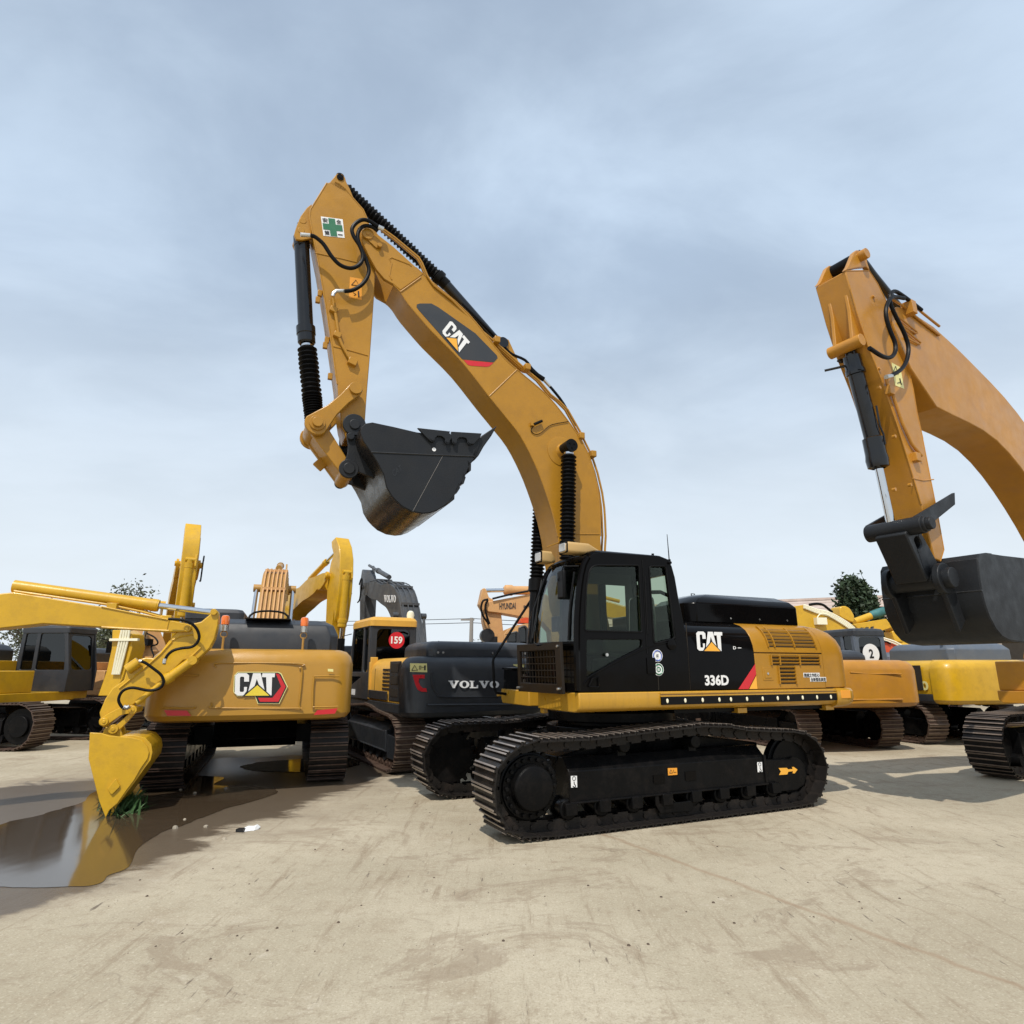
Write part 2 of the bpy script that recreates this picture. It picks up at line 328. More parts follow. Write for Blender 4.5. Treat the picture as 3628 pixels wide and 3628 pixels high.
def flat2(name, polys, o, xv, yv, mats, parent, lift=0.003, th=0.002):
    """logo made of 2-D polygons in unit coordinates, each (points, material index)"""
    o = Vector(o); xv = Vector(xv); yv = Vector(yv); nn = xv.cross(yv).normalized(); mb = MB()
    for k, (pts, mi) in enumerate(polys):
        base = o + nn * (lift + 0.0012 * k)
        mb.slab([base + xv * p[0] + yv * p[1] for p in pts], nn * th, mi)
    return mb.build(name, mats, parent)
def tag(o, label=None, cat=None, group=None, kind=None):
    if label: o['label'] = label
    if cat: o['category'] = cat
    if group: o['group'] = group
    if kind: o['kind'] = kind
    return o
def thing(name, label, cat, loc=(0, 0, 0), deg=0.0, group=None):
    o = bpy.data.objects.new(name, None); o.empty_display_size = 0.3; col.objects.link(o); o.location = loc; o.rotation_euler = (0, 0, R(deg))
    return tag(o, label, cat, group)
def arc(cx, cz, r, a0, a1, n): return [(cx + r * math.cos(R(a0 + (a1 - a0) * i / n)), cz + r * math.sin(R(a0 + (a1 - a0) * i / n))) for i in range(n + 1)]
# the three bold letters with the triangle under the A, in a unit box
LC = [(.07, 0), (0, .10), (0, .90), (.07, 1), (.28, 1), (.345, .90), (.345, .62), (.225, .62), (.225, .80), (.205, .84), (.14, .84), (.12, .80), (.12, .20), (.14, .16), (.205, .16), (.225, .20), (.225, .38), (.30, .38), (.29, .2), (.22, .02), (.2, 0)]
LA = [(.33, .17), (.445, 1), (.635, 1), (.755, .12), (.60, .46), (.54, .74), (.485, .42)]
LT = [(.665, .82), (.68, 1), (1.0, 1), (.99, .82), (.925, .82), (.915, 0), (.865, 0), (.79, .16), (.775, .82)]
LTRI = [(.25, -.01), (.555, .46), (.86, -.01)]
LTRI_B = [(.19, -.04), (.555, .54), (.92, -.04)]
def cat_logo(o, xv, yv, parent, tri='logoyel', under='blackvin', name='emblem'):
    return flat2(name, [(LC, 0), (LA, 0), (LT, 0), (LTRI_B, 1), (LTRI, 2)], o, xv, yv, ['white', under, tri], parent)
# ------------------------------------------------------------------ setting: ground
def ground_material():
    m = bpy.data.materials.new('dusty_concrete'); m.use_nodes = True; t = m.node_tree; p = t.nodes['Principled BSDF']; L = t.links.new
    def n(k, **kw):
        q = t.nodes.new(k)
        for a, b in kw.items(): setattr(q, a, b)
        return q
    co = n('ShaderNodeTexCoord').outputs['Object']
    def noise(scale, det=6, rough=.6, vec=co, dist=0):
        q = n('ShaderNodeTexNoise'); q.inputs['Scale'].default_value = scale; q.inputs['Detail'].default_value = det; q.inputs['Roughness'].default_value = rough
        q.inputs['Distortion'].default_value = dist; L(vec, q.inputs['Vector']); return q.outputs['Fac']
    def rng(x, a, b, c=0., d=1., smooth=True):
        q = n('ShaderNodeMapRange'); q.interpolation_type = 'SMOOTHSTEP' if smooth else 'LINEAR'
        for i, k in enumerate((a, b, c, d)): q.inputs[i + 1].default_value = k
        L(x, q.inputs[0]); return q.outputs[0]
    def mixc(f, a, b):
        q = n('ShaderNodeMix', data_type='RGBA')
        if isinstance(f, float): q.inputs[0].default_value = f
        else: L(f, q.inputs[0])
        for i, k in ((6, a), (7, b)):
            if isinstance(k, tuple): q.inputs[i].default_value = (*k, 1)
            else: L(k, q.inputs[i])
        return q.outputs[2]
    def mul(a, b):
        q = n('ShaderNodeMath', operation='MULTIPLY'); L(a, q.inputs[0])
        if isinstance(b, float): q.inputs[1].default_value = b
        else: L(b, q.inputs[1])
        return q.outputs[0]
    def mapped(rot, scale):
        q = n('ShaderNodeMapping'); q.inputs['Rotation'].default_value = (0, 0, R(rot)); q.inputs['Scale'].default_value = scale; L(co, q.inputs[0]); return q.outputs[0]
    c = mixc(rng(noise(.35, 5), .35, .65), (.37, .318, .225), (.475, .415, .305))
    c = mixc(mul(rng(noise(1.6, 8, .7), .5, .72), .6), c, (.31, .245, .165))
    c = mixc(mul(rng(noise(9, 8, .75), .48, .7), .55), c, (.27, .21, .14))
    c = mixc(mul(rng(noise(3.3, 8, .7), .58, .75), .45), c, (.60, .54, .44))
    sw = noise(1.3, 9, .75, mapped(38, (5.5, .55, 1)), .3)              # broom and tyre swipes
    c = mixc(mul(rng(sw, .52, .72), .9), c, (.245, .185, .12))
    sw2 = noise(1.7, 9, .75, mapped(-52, (6.5, .5, 1)), .2)
    c = mixc(mul(rng(sw2, .58, .76), .85), c, (.255, .195, .125))
    # dark gouges and specks
    c = mixc(mul(rng(noise(22, 3, .5), .70, .76), .6), c, (.12, .09, .065))
    c = mixc(mul(rng(noise(70, 3, .6),   .50, .64), .36), c, (.22, .17, .105))
    c = mixc(mul(rng(noise(45, 3, .6), .56, .68), .34), c, (.66, .60, .46))
    blot = noise(.55, 9, .8, mapped(10, (1, 1.6, 1)), 1.2)
    c = mixc(mul(rng(blot, .53, .60), .5), c, (.24, .18, .12))
    vo = n('ShaderNodeTexVoronoi'); vo.feature = 'DISTANCE_TO_EDGE'; vo.inputs['Scale'].default_value = .45
    dv = n('ShaderNodeVectorMath', operation='ADD'); L(co, dv.inputs[0]); nz_ = n('ShaderNodeTexNoise'); nz_.inputs['Scale'].default_value = 1.2; nz_.inputs['Detail'].default_value = 7; L(co, nz_.inputs['Vector']); L(nz_.outputs['Color'], dv.inputs[1]); L(dv.outputs[0], vo.inputs['Vector'])
    c = mixc(mul(mul(rng(vo.outputs['Distance'], .006, .001), rng(noise(.8, 2), .52, .66)), .45), c, (.15, .11, .075))
    dsh = noise(2.6, 6, .65, mapped(62, (7, 1.0, 1)))
    c = mixc(mul(mul(rng(dsh, .62, .68), rng(noise(.6, 2), .46, .58)), .85), c, (.12, .09, .065))
    # joint between two slabs: a line with a worn brown margin
    sep_ = n('ShaderNodeSeparateXYZ'); L(co, sep_.inputs[0])
    ax, ay = JOINT[0]; bx, by = JOINT[1]; ln = math.hypot(bx - ax, by - ay); nx, ny = -(by - ay) / ln, (bx - ax) / ln
    d1 = n('ShaderNodeMath', operation='MULTIPLY'); d1.inputs[1].default_value = nx; L(sep_.outputs[0], d1.inputs[0])
    d2 = n('ShaderNodeMath', operation='MULTIPLY_ADD'); d2.inputs[1].default_value = ny; L(sep_.outputs[1], d2.inputs[0]); L(d1.outputs[0], d2.inputs[2])
    d3 = n('ShaderNodeMath', operation='ADD'); d3.inputs[1].default_value = -(nx * ax + ny * ay); L(d2.outputs[0], d3.inputs[0])
    wob = n('ShaderNodeMath', operation='MULTIPLY_ADD'); wob.inputs[1].default_value = .16; L(noise(2.5, 6, .7), wob.inputs[0]); L(d3.outputs[0], wob.inputs[2])
    w2 = n('ShaderNodeMath', operation='ADD'); w2.inputs[1].default_value = -.08; L(wob.outputs[0], w2.inputs[0])
    ab = n('ShaderNodeMath', operation='ABSOLUTE'); L(w2.outputs[0], ab.inputs[0])
    jn = rng(ab.outputs[0], .055, .0)
    c = mixc(mul(jn, .5), c, (.26, .165, .095))
    # damp ground round the puddle: distance to a few circles, edge broken by noise
    wet = None
    for (cx, cy, rx, ry, a) in WETS:
        q = n('ShaderNodeMapping'); q.vector_type = 'TEXTURE'; q.inputs['Location'].default_value = (cx, cy, 0); q.inputs['Rotation'].default_value = (0, 0, R(a)); q.inputs['Scale'].default_value = (rx, ry, 1); L(co, q.inputs[0])
        ln_ = n('ShaderNodeVectorMath', operation='LENGTH'); L(q.outputs[0], ln_.inputs[0])
        if wet is None: wet = ln_.outputs['Value']
        else:
            mn = n('ShaderNodeMath', operation='MINIMUM'); L(wet, mn.inputs[0]); L(ln_.outputs['Value'], mn.inputs[1]); wet = mn.outputs[0]
    wn = n('ShaderNodeMath', operation='MULTIPLY_ADD'); wn.inputs[1].default_value = .85; L(noise(1.1, 9, .68, mapped(20, (1, 2.2, 1)), .4), wn.inputs[0]); L(wet, wn.inputs[2])
    wm = rng(wn.outputs[0], 1.62, 1.46)
    wm2 = rng(wn.outputs[0], 2.05, 1.5)
    c = mixc(mul(wm2, .45), c, (.22, .17, .12))
    c = mixc(mul(wm, .85), c, (.085, .062, .043))
    L(c, p.inputs['Base Color'])
    r = n('ShaderNodeMapRange'); r.inputs[3].default_value = .88; r.inputs[4].default_value = .30; L(wm, r.inputs[0]); L(r.outputs[0], p.inputs['Roughness'])
    b = n('ShaderNodeBump'); b.inputs['Strength'].default_value = .45; b.inputs['Distance'].default_value = .012
    sm = n('ShaderNodeMath', operation='ADD'); L(noise(14, 9, .75), sm.inputs[0]); L(mul(sw, .8), sm.inputs[1]); L(sm.outputs[0], b.inputs['Height']); L(b.outputs[0], p.inputs['Normal'])
    return m
JOINT = [ground(2150, 2960), ground(2960, 3258)]
WETS = [(-5.6, 9.4, 2.5, 2.3, 0), (-4.6, 11.0, 2.1, 1.6, 10), (-5.2, 7.3, 1.7, 1.8, 0), (-4.7, 5.6, .8, 1.7, -25), (-4.4, 12.6, 2.3, 1.6, 0)]
gm = MB().add([(-600, -300, 0), (600, -300, 0), (600, 900, 0), (-600, 900, 0)], [(0, 1, 2, 3)]).build('ground', ground_material())
tag(gm, 'pale dusty concrete yard with scuffs and a brown slab joint', 'ground', kind='structure')
wm_ = bpy.data.materials.new('muddy_water'); wm_.use_nodes = True; p_ = wm_.node_tree.nodes['Principled BSDF']
p_.inputs['Base Color'].default_value = (.060, .042, .026, 1); p_.inputs['Roughness'].default_value = .085; p_.inputs['IOR'].default_value = 1.45; p_.inputs['Specular IOR Level'].default_value = .8
_n = wm_.node_tree.nodes.new('ShaderNodeTexNoise'); _n.inputs['Scale'].default_value = 5; _b = wm_.node_tree.nodes.new('ShaderNodeBump'); _b.inputs['Strength'].default_value = .12; _b.inputs['Distance'].default_value = .02
wm_.node_tree.links.new(_n.outputs['Fac'], _b.inputs['Height']); wm_.node_tree.links.new(_b.outputs[0], p_.inputs['Normal'])
def puddle(pts, z, label, jit=.05):
    q = closed2(pts, 16); ph = [random.uniform(0, 6.28) for _ in range(8)]
    cx = sum(p[0] for p in q) / len(q); cy = sum(p[1] for p in q) / len(q); o_ = []
    for i, (x, y) in enumerate(q):
        an = math.atan2(y - cy, x - cx); k = 0
        for j, f in enumerate((5, 9, 14, 23, 37, 61, 90)): k += math.sin(an * f + ph[j]) / (f ** .75)
        o_.append((x + (x - cx) * k * jit * .9, y + (y - cy) * k * jit * .45))
    q = o_
    o = MB().add([(x, y, z) for x, y in q], [list(range(len(q)))]).build('puddle', wm_)
    return tag(o, label, 'puddle', kind='structure')
puddle([ground(*p) for p in ((300, 3135), (385, 3100), (455, 3070), (490, 3005), (565, 2955), (650, 2925), (760, 2880), (900, 2838), (985, 2805), (900, 2785), (760, 2782))] + [(-5.0, 11.6), (-5.9, 11.7), (-6.4, 10.6), (-6.0, 9.4), (-6.1, 8.2), (-5.5, 7.0), (-4.9, 6.1)], .004, 'muddy puddle reflecting the yellow machines at the left of the yard', .085)
puddle([(-3.4, 13.9), (-3.0, 13.1), (-3.2, 12.4), (-3.9, 12.1), (-4.8, 12.3), (-5.2, 12.9), (-4.6, 13.7)], .008, 'dark puddle under the yellow excavator seen from behind', .10)
# ------------------------------------------------------------------ tracked undercarriages
def path_len(p): return sum((Vector(p[i]) - Vector(p[(i + 1) % len(p)])).length for i in range(len(p)))
def resample(p, n, off=0.0):
    L = path_len(p); step = L / n; o = []; k = len(p); acc = 0.0; tgt = off * step; i = 0
    segs = [(Vector(p[j]), Vector(p[(j + 1) % k])) for j in range(k)]; cum = [0]
    for a, b in segs: cum.append(cum[-1] + (b - a).length)
    for j in range(n):
        t = (tgt + j * step) % L
        while cum[i + 1] < t: i += 1
        while cum[i] > t: i -= 1
        a, b = segs[i]; f = (t - cum[i]) / max(1e-9, (b - a).length); q = a.lerp(b, f); o.append((q, (b - a).normalized()))
    return o
# outer track outline as seen on the main machine, grouser tips, clockwise seen from its near side
TRK = [(-1.75, 0.0), (-2.12, 0.025), (-2.32, 0.09), (-2.43, 0.19), (-2.50, 0.30), (-2.55, 0.44), (-2.565, 0.57), (-2.545, 0.70), (-2.48, 0.83), (-2.38, 0.93), (-2.25, 1.01), (-2.08, 1.055), (-1.7, 1.055),
       (-1.3, 1.05), (-0.92, 1.07), (-0.5, 1.095), (-0.1, 1.115), (0.38, 1.14), (0.75, 1.12), (1.15, 1.06), (1.6, 1.03), (1.95, 1.01), (2.2, .965), (2.37, .87), (2.48, .74), (2.525, .57), (2.52, .42), (2.47, .28), (2.38, .16), (2.24, .06), (2.05, 0.01), (1.85, 0.0), (0.0, 0.0)]
def shoe_geo(mb, w, p, T, tip=1):
    """one track shoe: plate with three grousers; T maps (along, across, out) to space"""
    def bx(a0, a1, h0, h1, b0=-w / 2, b1=w / 2, mi=0, tp=0.0):
        vs = [T(a, b, h) for a in (a0, a1) for b in (b0, b1) for h in (h0,)] + [T(a + (tp if a == a0 else -tp), b, h1) for a in (a0, a1) for b in (b0, b1)]
        mb.add(vs, [(0, 1, 3, 2), (4, 6, 7, 5), (0, 4, 5, 1), (2, 3, 7, 6), (0, 2, 6, 4), (1, 5, 7, 3)], mi)
    bx(-.50 * p, .46 * p, -.046, -.030)
    for a in (-.40, .02, .42):
        bx(a * p - .013, a * p + .013, -.031, -.006, tp=.003); bx(a * p - .010, a * p + .010, -.0065, 0, mi=tip, b0=-w / 2 + .004, b1=w / 2 - .004)
def link_geo(mb, p, T, half=.10):
    for b in (-half, half):
        for a0, a1, h0, h1 in ((-.5 * p, .5 * p, -.145, -.046), (-.34 * p, .30 * p, -.165, -.145)):
            vs = [T(a, bb, h) for a in (a0, a1) for bb in (b - .022, b + .022) for h in (h0, h1)]
            mb.add(vs, [(0, 1, 3, 2), (4, 6, 7, 5), (0, 4, 5, 1), (2, 3, 7, 6), (0, 2, 6, 4), (1, 5, 7, 3)], 0)
        n = 8; vs = []
        for bb in (b - .035 * (1 if b > 0 else 1), b + .035):
            for i in range(n):
                an = 2 * math.pi * i / n; vs.append(T(.5 * p + .034 * math.cos(an), bb, -.10 + .034 * math.sin(an)))
        mb.add(vs, [list(range(n)), list(range(2 * n - 1, n - 1, -1))] + [(i, n + i, n + (i + 1) % n, (i + 1) % n) for i in range(n)], 0)
def track(parent, vc, w, path, p=.216, mats=('shoe', 'shoetip'), split=False, rot=0.0, su=1.0, links=True):
    path = [(a * su, b) for a, b in path]
    d = resample(path, max(12, round(path_len(path) / p)), random.random()); pp = path_len(path) / len(d)
    chain = MB(); body = MB(); objs = []
    for q, t in d:
        # path runs clockwise seen from -v: outward normal
        nrm = Vector((-t[1], t[0])); c = Vector((0, .5))
        if nrm.dot(q - Vector((max(-1.9, min(1.9, q[0])), .52))) < 0: nrm = -nrm
        def T(a, b, h, q=q, t=t, nrm=nrm): return (q[0] + t[0] * a + nrm[0] * h, vc + b, q[1] + t[1] * a + nrm[1] * h)
        if links: link_geo(chain, pp, T)
        if not split: shoe_geo(body, w, pp, T)
    if not split:
        n0 = len(chain.v); chain.v += body.v; chain.f += [[i + n0 for i in f] for f in body.f]; chain.m += body.m
        o = chain.build('track', mats, parent); o.rotation_euler.z = rot; return o
    o = chain.build('track', mats, parent); o.rotation_euler.z = rot
    mb = MB(); shoe_geo(mb, w, pp, lambda a, b, h: (a, b, h)); first = mb.build('track_shoe', mats, o)
    for i, (q, t) in enumerate(d):
        s = first if i == 0 else first.copy()
        if i: col.objects.link(s)
        nrm = Vector((-t[1], t[0]))
        if nrm.dot(q - Vector((max(-1.9, min(1.9, q[0])), .52))) < 0: nrm = -nrm
        s.parent = o
        X = Vector((t[0], 0, t[1])); Z = Vector((nrm[0], 0, nrm[1])); Y = Z.cross(X)
        s.matrix_local = Matrix(((X.x, Y.x, Z.x, q[0]), (X.y, Y.y, Z.y, vc), (X.z, Y.z, Z.z, q[1]), (0, 0, 0, 1)))
    return o
def wheel_parts(parent, vc, side, w, us, ui, mat='frameblk', rot=0.0, fine=True):
    """sprocket with its motor cover, idler, bottom and carrier rollers; side = -1 outer face towards -v"""
    s = side; hz = .535; r = []
    sp = MB(); n = 21; ro = .40
    pts = []
    for i in range(n):
        for da, rr in ((-.30, ro - .045), (-.16, ro + .02), (.16, ro + .02), (.30, ro - .045)): an = 2 * math.pi * (i + da) / n; pts.append((us + rr * math.cos(an), hz + rr * math.sin(an)))
    sp.prism(pts, vc - .03, vc + .03)
    sp.lathe((us, vc, hz), (us, vc + s, hz), [(0, .33), (.05, .33), (.06, .36), (.12, .36), (.13, .335), (.17, .335)], 36)
    if fine:
        for i in range(20):
            an = 2 * math.pi * i / 20; c = (us + .295 * math.cos(an), hz + .295 * math.sin(an))
            sp.cyl((c[0], vc + s * .165, c[1]), (c[0], vc + s * .205, c[1]), .024, n=8)
    sp.lathe((us, vc, hz), (us, vc + s, hz), [(.16, .245), (.265, .24), (.285, .225), (.292, .20)], 40)
    r.append(sp.build('sprocket', mat, parent, .004))
    idl = MB().lathe((ui, vc - .09, hz - .03), (ui, vc + .09, hz - .03), [(0, .30), (0, .36), (.04, .365), (.045, .40), (.135, .40), (.14, .365), (.18, .36), (.18, .3)], 36)
    idl.cyl((ui, vc - .14, hz - .03), (ui, vc + .14, hz - .03), .12)
    r.append(idl.build('idler', mat, parent, .003))
    for i in range(8):
        u = us + .50 + (ui - us - .95) * i / 7
        m = MB().lathe((u, vc - .15, .255), (u, vc + .15, .255), [(0, .10), (.01, .115), (.07, .115), (.075, .085), (.225, .085), (.23, .115), (.29, .115), (.3, .10)], 16)
        m.box((u, vc + s * .185, .27), (.15, .07, .13)); r.append(m.build('roller', mat, parent, .006))
    for u in (us + 1.32, us + 2.42):
        m = MB().lathe((u, vc - .12, .90), (u, vc + .12, .90), [(0, .07), (.01, .08), (.23, .08), (.24, .07)], 16); m.box((u, vc, .80), (.12, .08, .12))
        r.append(m.build('carrier_roller', mat, parent, .004))
    for o in r: o.rotation_euler.z = rot
    return r
def track_frame(parent, vc, side, u0, u1, mat='frameblk', rot=0.0):
    s = side; a = lambda x: vc + s * x
    m = MB(); sec = [(a(-.16), .33), (a(-.16), .70), (a(-.08), .80), (a(.02), .80), (a(.16), .66), (a(.165), .33)]
    m.sect(sec, u0, u1)
    m.bb(u0 - .0, u1 + .0, min(a(.16), a(.20)), max(a(.16), a(.20)), .315, .34)
    m.bb(u1 - .04, u1 + .0, min(a(-.1), a(.185)), max(a(-.1), a(.185)), .30, .69)
    o = m.build('track_frame', mat, parent, .008); o.rotation_euler.z = rot
    g = MB(); g.prism([(u1 + .02, .62), (u1 + .66, .60), (u1 + .74, .52), (u1 + .76, .38), (u1 + .70, .26), (u1 + .55, .20), (u1 + .02, .20)], min(a(.02), a(.150)), max(a(.02), a(.150)))
    g = g.build('yoke_cover', mat, o, .012)
    return o, g
def side_bits(fr, vc, side, rot, parent_frame, yoke):
    """stickers, lifting eyes and openings on the visible frame side"""
    v = vc + side * .17
    MB().bb(-.36, -.19, v - .004, v + .01, .455, .55, 0).build('frame_opening', 'black', parent_frame, .0)
    MB().bb(.13, .30, v - .004, v + .01, .455, .56, 0).build('frame_opening', 'black', parent_frame)

# ================================================================== MAIN EXCAVATOR
MX, MY = 1.455, 9.65
U = Frame(MX, MY, 23.9); RU = R(24.85 - 23.9); T_ = Frame(MX, MY, 24.85)
root = thing('tracked_excavator', 'large ochre excavator in the middle, black cab, arching boom and black bucket held high', 'excavator', (MX, MY, 0), 23.9)
VT = 1.257
for vc, s in ((-VT, -1), (VT, 1)):
    tr = track(root, vc, .60, TRK, split=True, rot=RU)
    wheel_parts(root, vc, s, .6, -2.04, 2.06, rot=RU)
    fr, yk = track_frame(root, vc, s, -1.54, 1.50, rot=RU)
    if s < 0:
        side_bits(U, vc, s, RU, fr, yk)
        v = vc - .17
        def fpt(crop, pts, vv): return [(a[0], vv, a[1]) for a in T_.P(crop, vv, pts)]
        ar = fpt((2500, 2450, .2588), [(997, 1048), (1110, 1045), (1125, 1065), (1190, 1060), (1180, 1033), (1205, 1032), (1256, 1070), (1215, 1122), (1190, 1118), (1195, 1090), (1130, 1098), (1115, 1135), (1005, 1142), (1030, 1095)], vc - .154)
        sticker('arrow_sticker', ar, 'logoyel', yk, n=(0, -1, 0))
        for crop, q in (((1640, 2480, .2588), [(1476, 1040), (1560, 1038), (1564, 1195), (1480, 1200)]), ((2500, 2450, .2588), [(703, 968), (770, 965), (777, 1100), (712, 1105)])):
            pts = fpt(crop, q, v - .002); st = sticker('hook_sticker', pts, 'white', fr, n=(0, -1, 0))
            cx = sum(p[0] for p in pts) / 4; cz = sum(p[2] for p in pts) / 4
            MB().tube([(cx + .0, v - .007, cz + .0), (cx + .0, v - .007, cz - .02), (cx + .018, v - .007, cz - .045), (cx + .002, v - .007, cz - .06), (cx - .018, v - .007, cz - .045)], .005, 6, smooth=3).tube([(cx + .022 * math.cos(k * .785), v - .007, cz + .035 + .022 * math.sin(k * .785)) for k in range(9)], .003, 5).build('hook_mark', 'blackvin', st)
        pts = fpt((2100, 2400, .46584), [(570, 690), (640, 688), (643, 740), (573, 745)], v - .002); st = sticker('warning_sticker', pts, 'orlabel', fr, n=(0, -1, 0))
        x0 = pts[0][0]; z0 = pts[3][2]
        MB().tube([(x0 + .02, v - .007, z0 + .025), (x0 + .045, v - .007, z0 + .065), (x0 + .07, v - .007, z0 + .025), (x0 + .02, v - .007, z0 + .025)], .003, 5).tube([(x0 + .085, v - .007, z0 + .06), (x0 + .085, v - .007, z0 + .03), (x0 + .125, v - .007, z0 + .03)], .003, 5).build('warning_mark', 'blackvin', st)
        g = MB().prism([(-.36, .22), (-.30, .12), (.18, .10), (.26, .19), (.26, .33), (.22, .33), (.20, .22), (-.30, .22), (-.31, .33), (-.36, .33)], v - .02, v + .0).build('chain_guard', 'frameblk', fr, .004)
car = MB()
car.prism([(-.75, .50), (.75, .50), (.95, .62), (.80, .95), (-.80, .95), (-.95, .62)], -.75, .75)
for su in (-1, 1):
    for sv in (-1, 1): car.slab([(su * .55, sv * .6, .55), (su * .55, sv * .6, .93), (su * 1.0, sv * 1.15, .74), (su * 1.0, sv * 1.15, .42)], (su * .38, 0, 0))
car.prism([(.7, .48), (1.75, .52), (1.75, .80), (.7, .93)], -1.05, 1.05); car.prism([(-.7, .48), (-1.5, .52), (-1.5, .78), (-.7, .93)], -1.05, 1.05)  # end boxes added to hide sunlit ground and keep the track gap dark
car.lathe((0, 0, .94), (0, 0, 1.3), [(0, .95), (.1, .95), (.11, .78), (.16, .78), (.17, .92), (.30, .92), (.31, .8), (.37, .8)], 40)
o = car.build('carbody', 'frameblk', root, .01); o.rotation_euler.z = RU

# ---- deck
dk = MB()
dk.sect([(-1.515, 1.535), (-1.52, 1.47), (-1.52, 1.39), (-1.50, 1.345), (-1.45, 1.315), (-1.38, 1.305), (-.42, 1.305), (-.42, 1.535)], -1.40, 3.0)
dk.bb(-.75, 3.0, -.42, .45, 1.32, 1.50); dk.sect([(.45, 1.50), (.45, 1.28), (1.44, 1.28), (1.5, 1.34), (1.5, 1.50)], -1.12, 3.0)
dk.bb(-1.36, -1.29, -.50, -.40, 1.24, 1.5); dk.bb(-1.18, -1.02, 1.5, 1.56, 1.38, 1.41); dk.bb(-1.2, -1.06, 1.5, 1.57, 1.42, 1.45)
deck = dk.build('deck_frame', 'catdeck', root, .012)
MB().bb(.1, 2.85, -1.35, 1.35, 1.255, 1.30).build('belly_plate', 'frameblk', root)
for u in (1.1, 2.75): MB().bb(u, u + .16, -1.42, -1.30, 1.235, 1.30).build('mounting_foot', 'catdeck', deck, .005)
st = MB().bb(-.235, 2.845, -1.552, -1.522, 1.375, 1.472).build('side_rubber_strip', 'rubber', root, .006)
for a, b in ((1.474, 1.490), (1.508, 1.522)):
    MB().bb(-.24, 2.85, -1.545, -1.521, a, b).build('trim_line', 'catdeck', st)
mk = None
for i, p in enumerate([(567, 168), (703, 165), (835, 161), (962, 158), (1050, 157), (1172, 153), (1291, 150), (1405, 147), (1485, 145), (1595, 140), (1704, 135), (1809, 131)]):
    a, z = U.on(2100 + p[0] * .46584, 2400 + p[1] * .46584, -1.553)
    if mk is None:
        mk = MB().lathe((0, 0, 0), (0, -1, 0), [(0, .022), (.006, .022), (.010, .016)], 14).build('reflector', 'sill', st)
        q = mk
    else: q = mk.copy(); col.objects.link(q); q.parent = st
    q.location = (a, -1.552, 1.423); q.scale = (.75, 1, 1.25)
# ---- rear body
SEC = [(-1.5, 1.545), (-1.5, 2.02), (-1.488, 2.13), (-1.45, 2.24), (-1.38, 2.34), (-1.28, 2.41), (-1.15, 2.45), (-1.0, 2.462)]
def secv(z, off=0.0):
    for (v0, z0), (v1, z1) in zip(SEC, SEC[1:]):
        if z0 <= z <= z1:
            f = (z - z0) / (z1 - z0); d = Vector((v1 - v0, z1 - z0)).normalized(); return Vector((v0 + (v1 - v0) * f, z)) + Vector((-d[1], d[0])) * off
    return Vector((SEC[-1][0], z))
full = SEC + [(-v, z) for v, z in reversed(SEC)]
hood = MB().sect(full, .27, 1.395).build('engine_cover', 'black', root, .006)
MB().sect([(-.42, 1.5), (-.42, 2.40), (.5, 2.40), (.5, 1.5)], -.05, .27).build('bulkhead', 'black', root, .01)
lowp = MB().sect([p for p in full if p[1] <= 2.05] , 1.403, 2.70).build('side_door', 'cat', root, .006)
upp = MB().sect([(-1.499, 2.035)] + [p for p in full if p[1] > 2.05] + [(1.499, 2.035)], 1.403, 2.70).build('radiator_cover', 'cat', root, .006)
MB().sect([(p[0] * .99, p[1] * .995) for p in full], 1.2, 2.9).build('body_gap', 'dark', root)
def plan(u0, ut, W, ins, n=7):
    h = W / 2 - ins; ue = ut - ins
    a = [(u0, -h), (ue - .42, -h)]; c0 = Vector((ue - .42, -h)); c1 = Vector((ue - .05, -h)); c2 = Vector((ue - .06, -h * .70)); c3 = Vector((ue, 0))
    for i in range(1, n + 1): t = i / n; q = c0 * (1 - t) ** 2 + c1 * 2 * t * (1 - t) + c2 * t * t; a.append((q.x, q.y))
    a.append((ue - .02, -h * .35)); a.append((ue, 0))
    return a + [(x, -y) for x, y in reversed(a[:-1])]
def cw_mesh(mb, u0, ut, W, zs):
    mb.loft([[(x, y, z) for x, y in plan(u0, ut, W, ins)] for z, ins in zs])
cwm = MB(); cw_mesh(cwm, 2.708, 3.40, 2.99, [(1.545, .02), (1.56, .0), (2.02, 0), (2.13, .012), (2.24, .05), (2.34, .12), (2.41, .22), (2.45, .35), (2.462, .5)])
cw = cwm.build('counterweight', 'cat', root)
cwb = MB(); cw_mesh(cwb, 2.86, 3.46, 3.10, [(1.275, .12), (1.30, .05), (1.34, .015), (1.40, 0), (1.50, 0), (1.535, .02), (1.543, .06)])
cwb = cwb.build('rear_bumper', 'catdeck', root)
MB().bb(2.93, 3.12, -1.556, -1.545, 1.40, 1.51).build('turn_lamp', 'orlabel', cwb, .004)
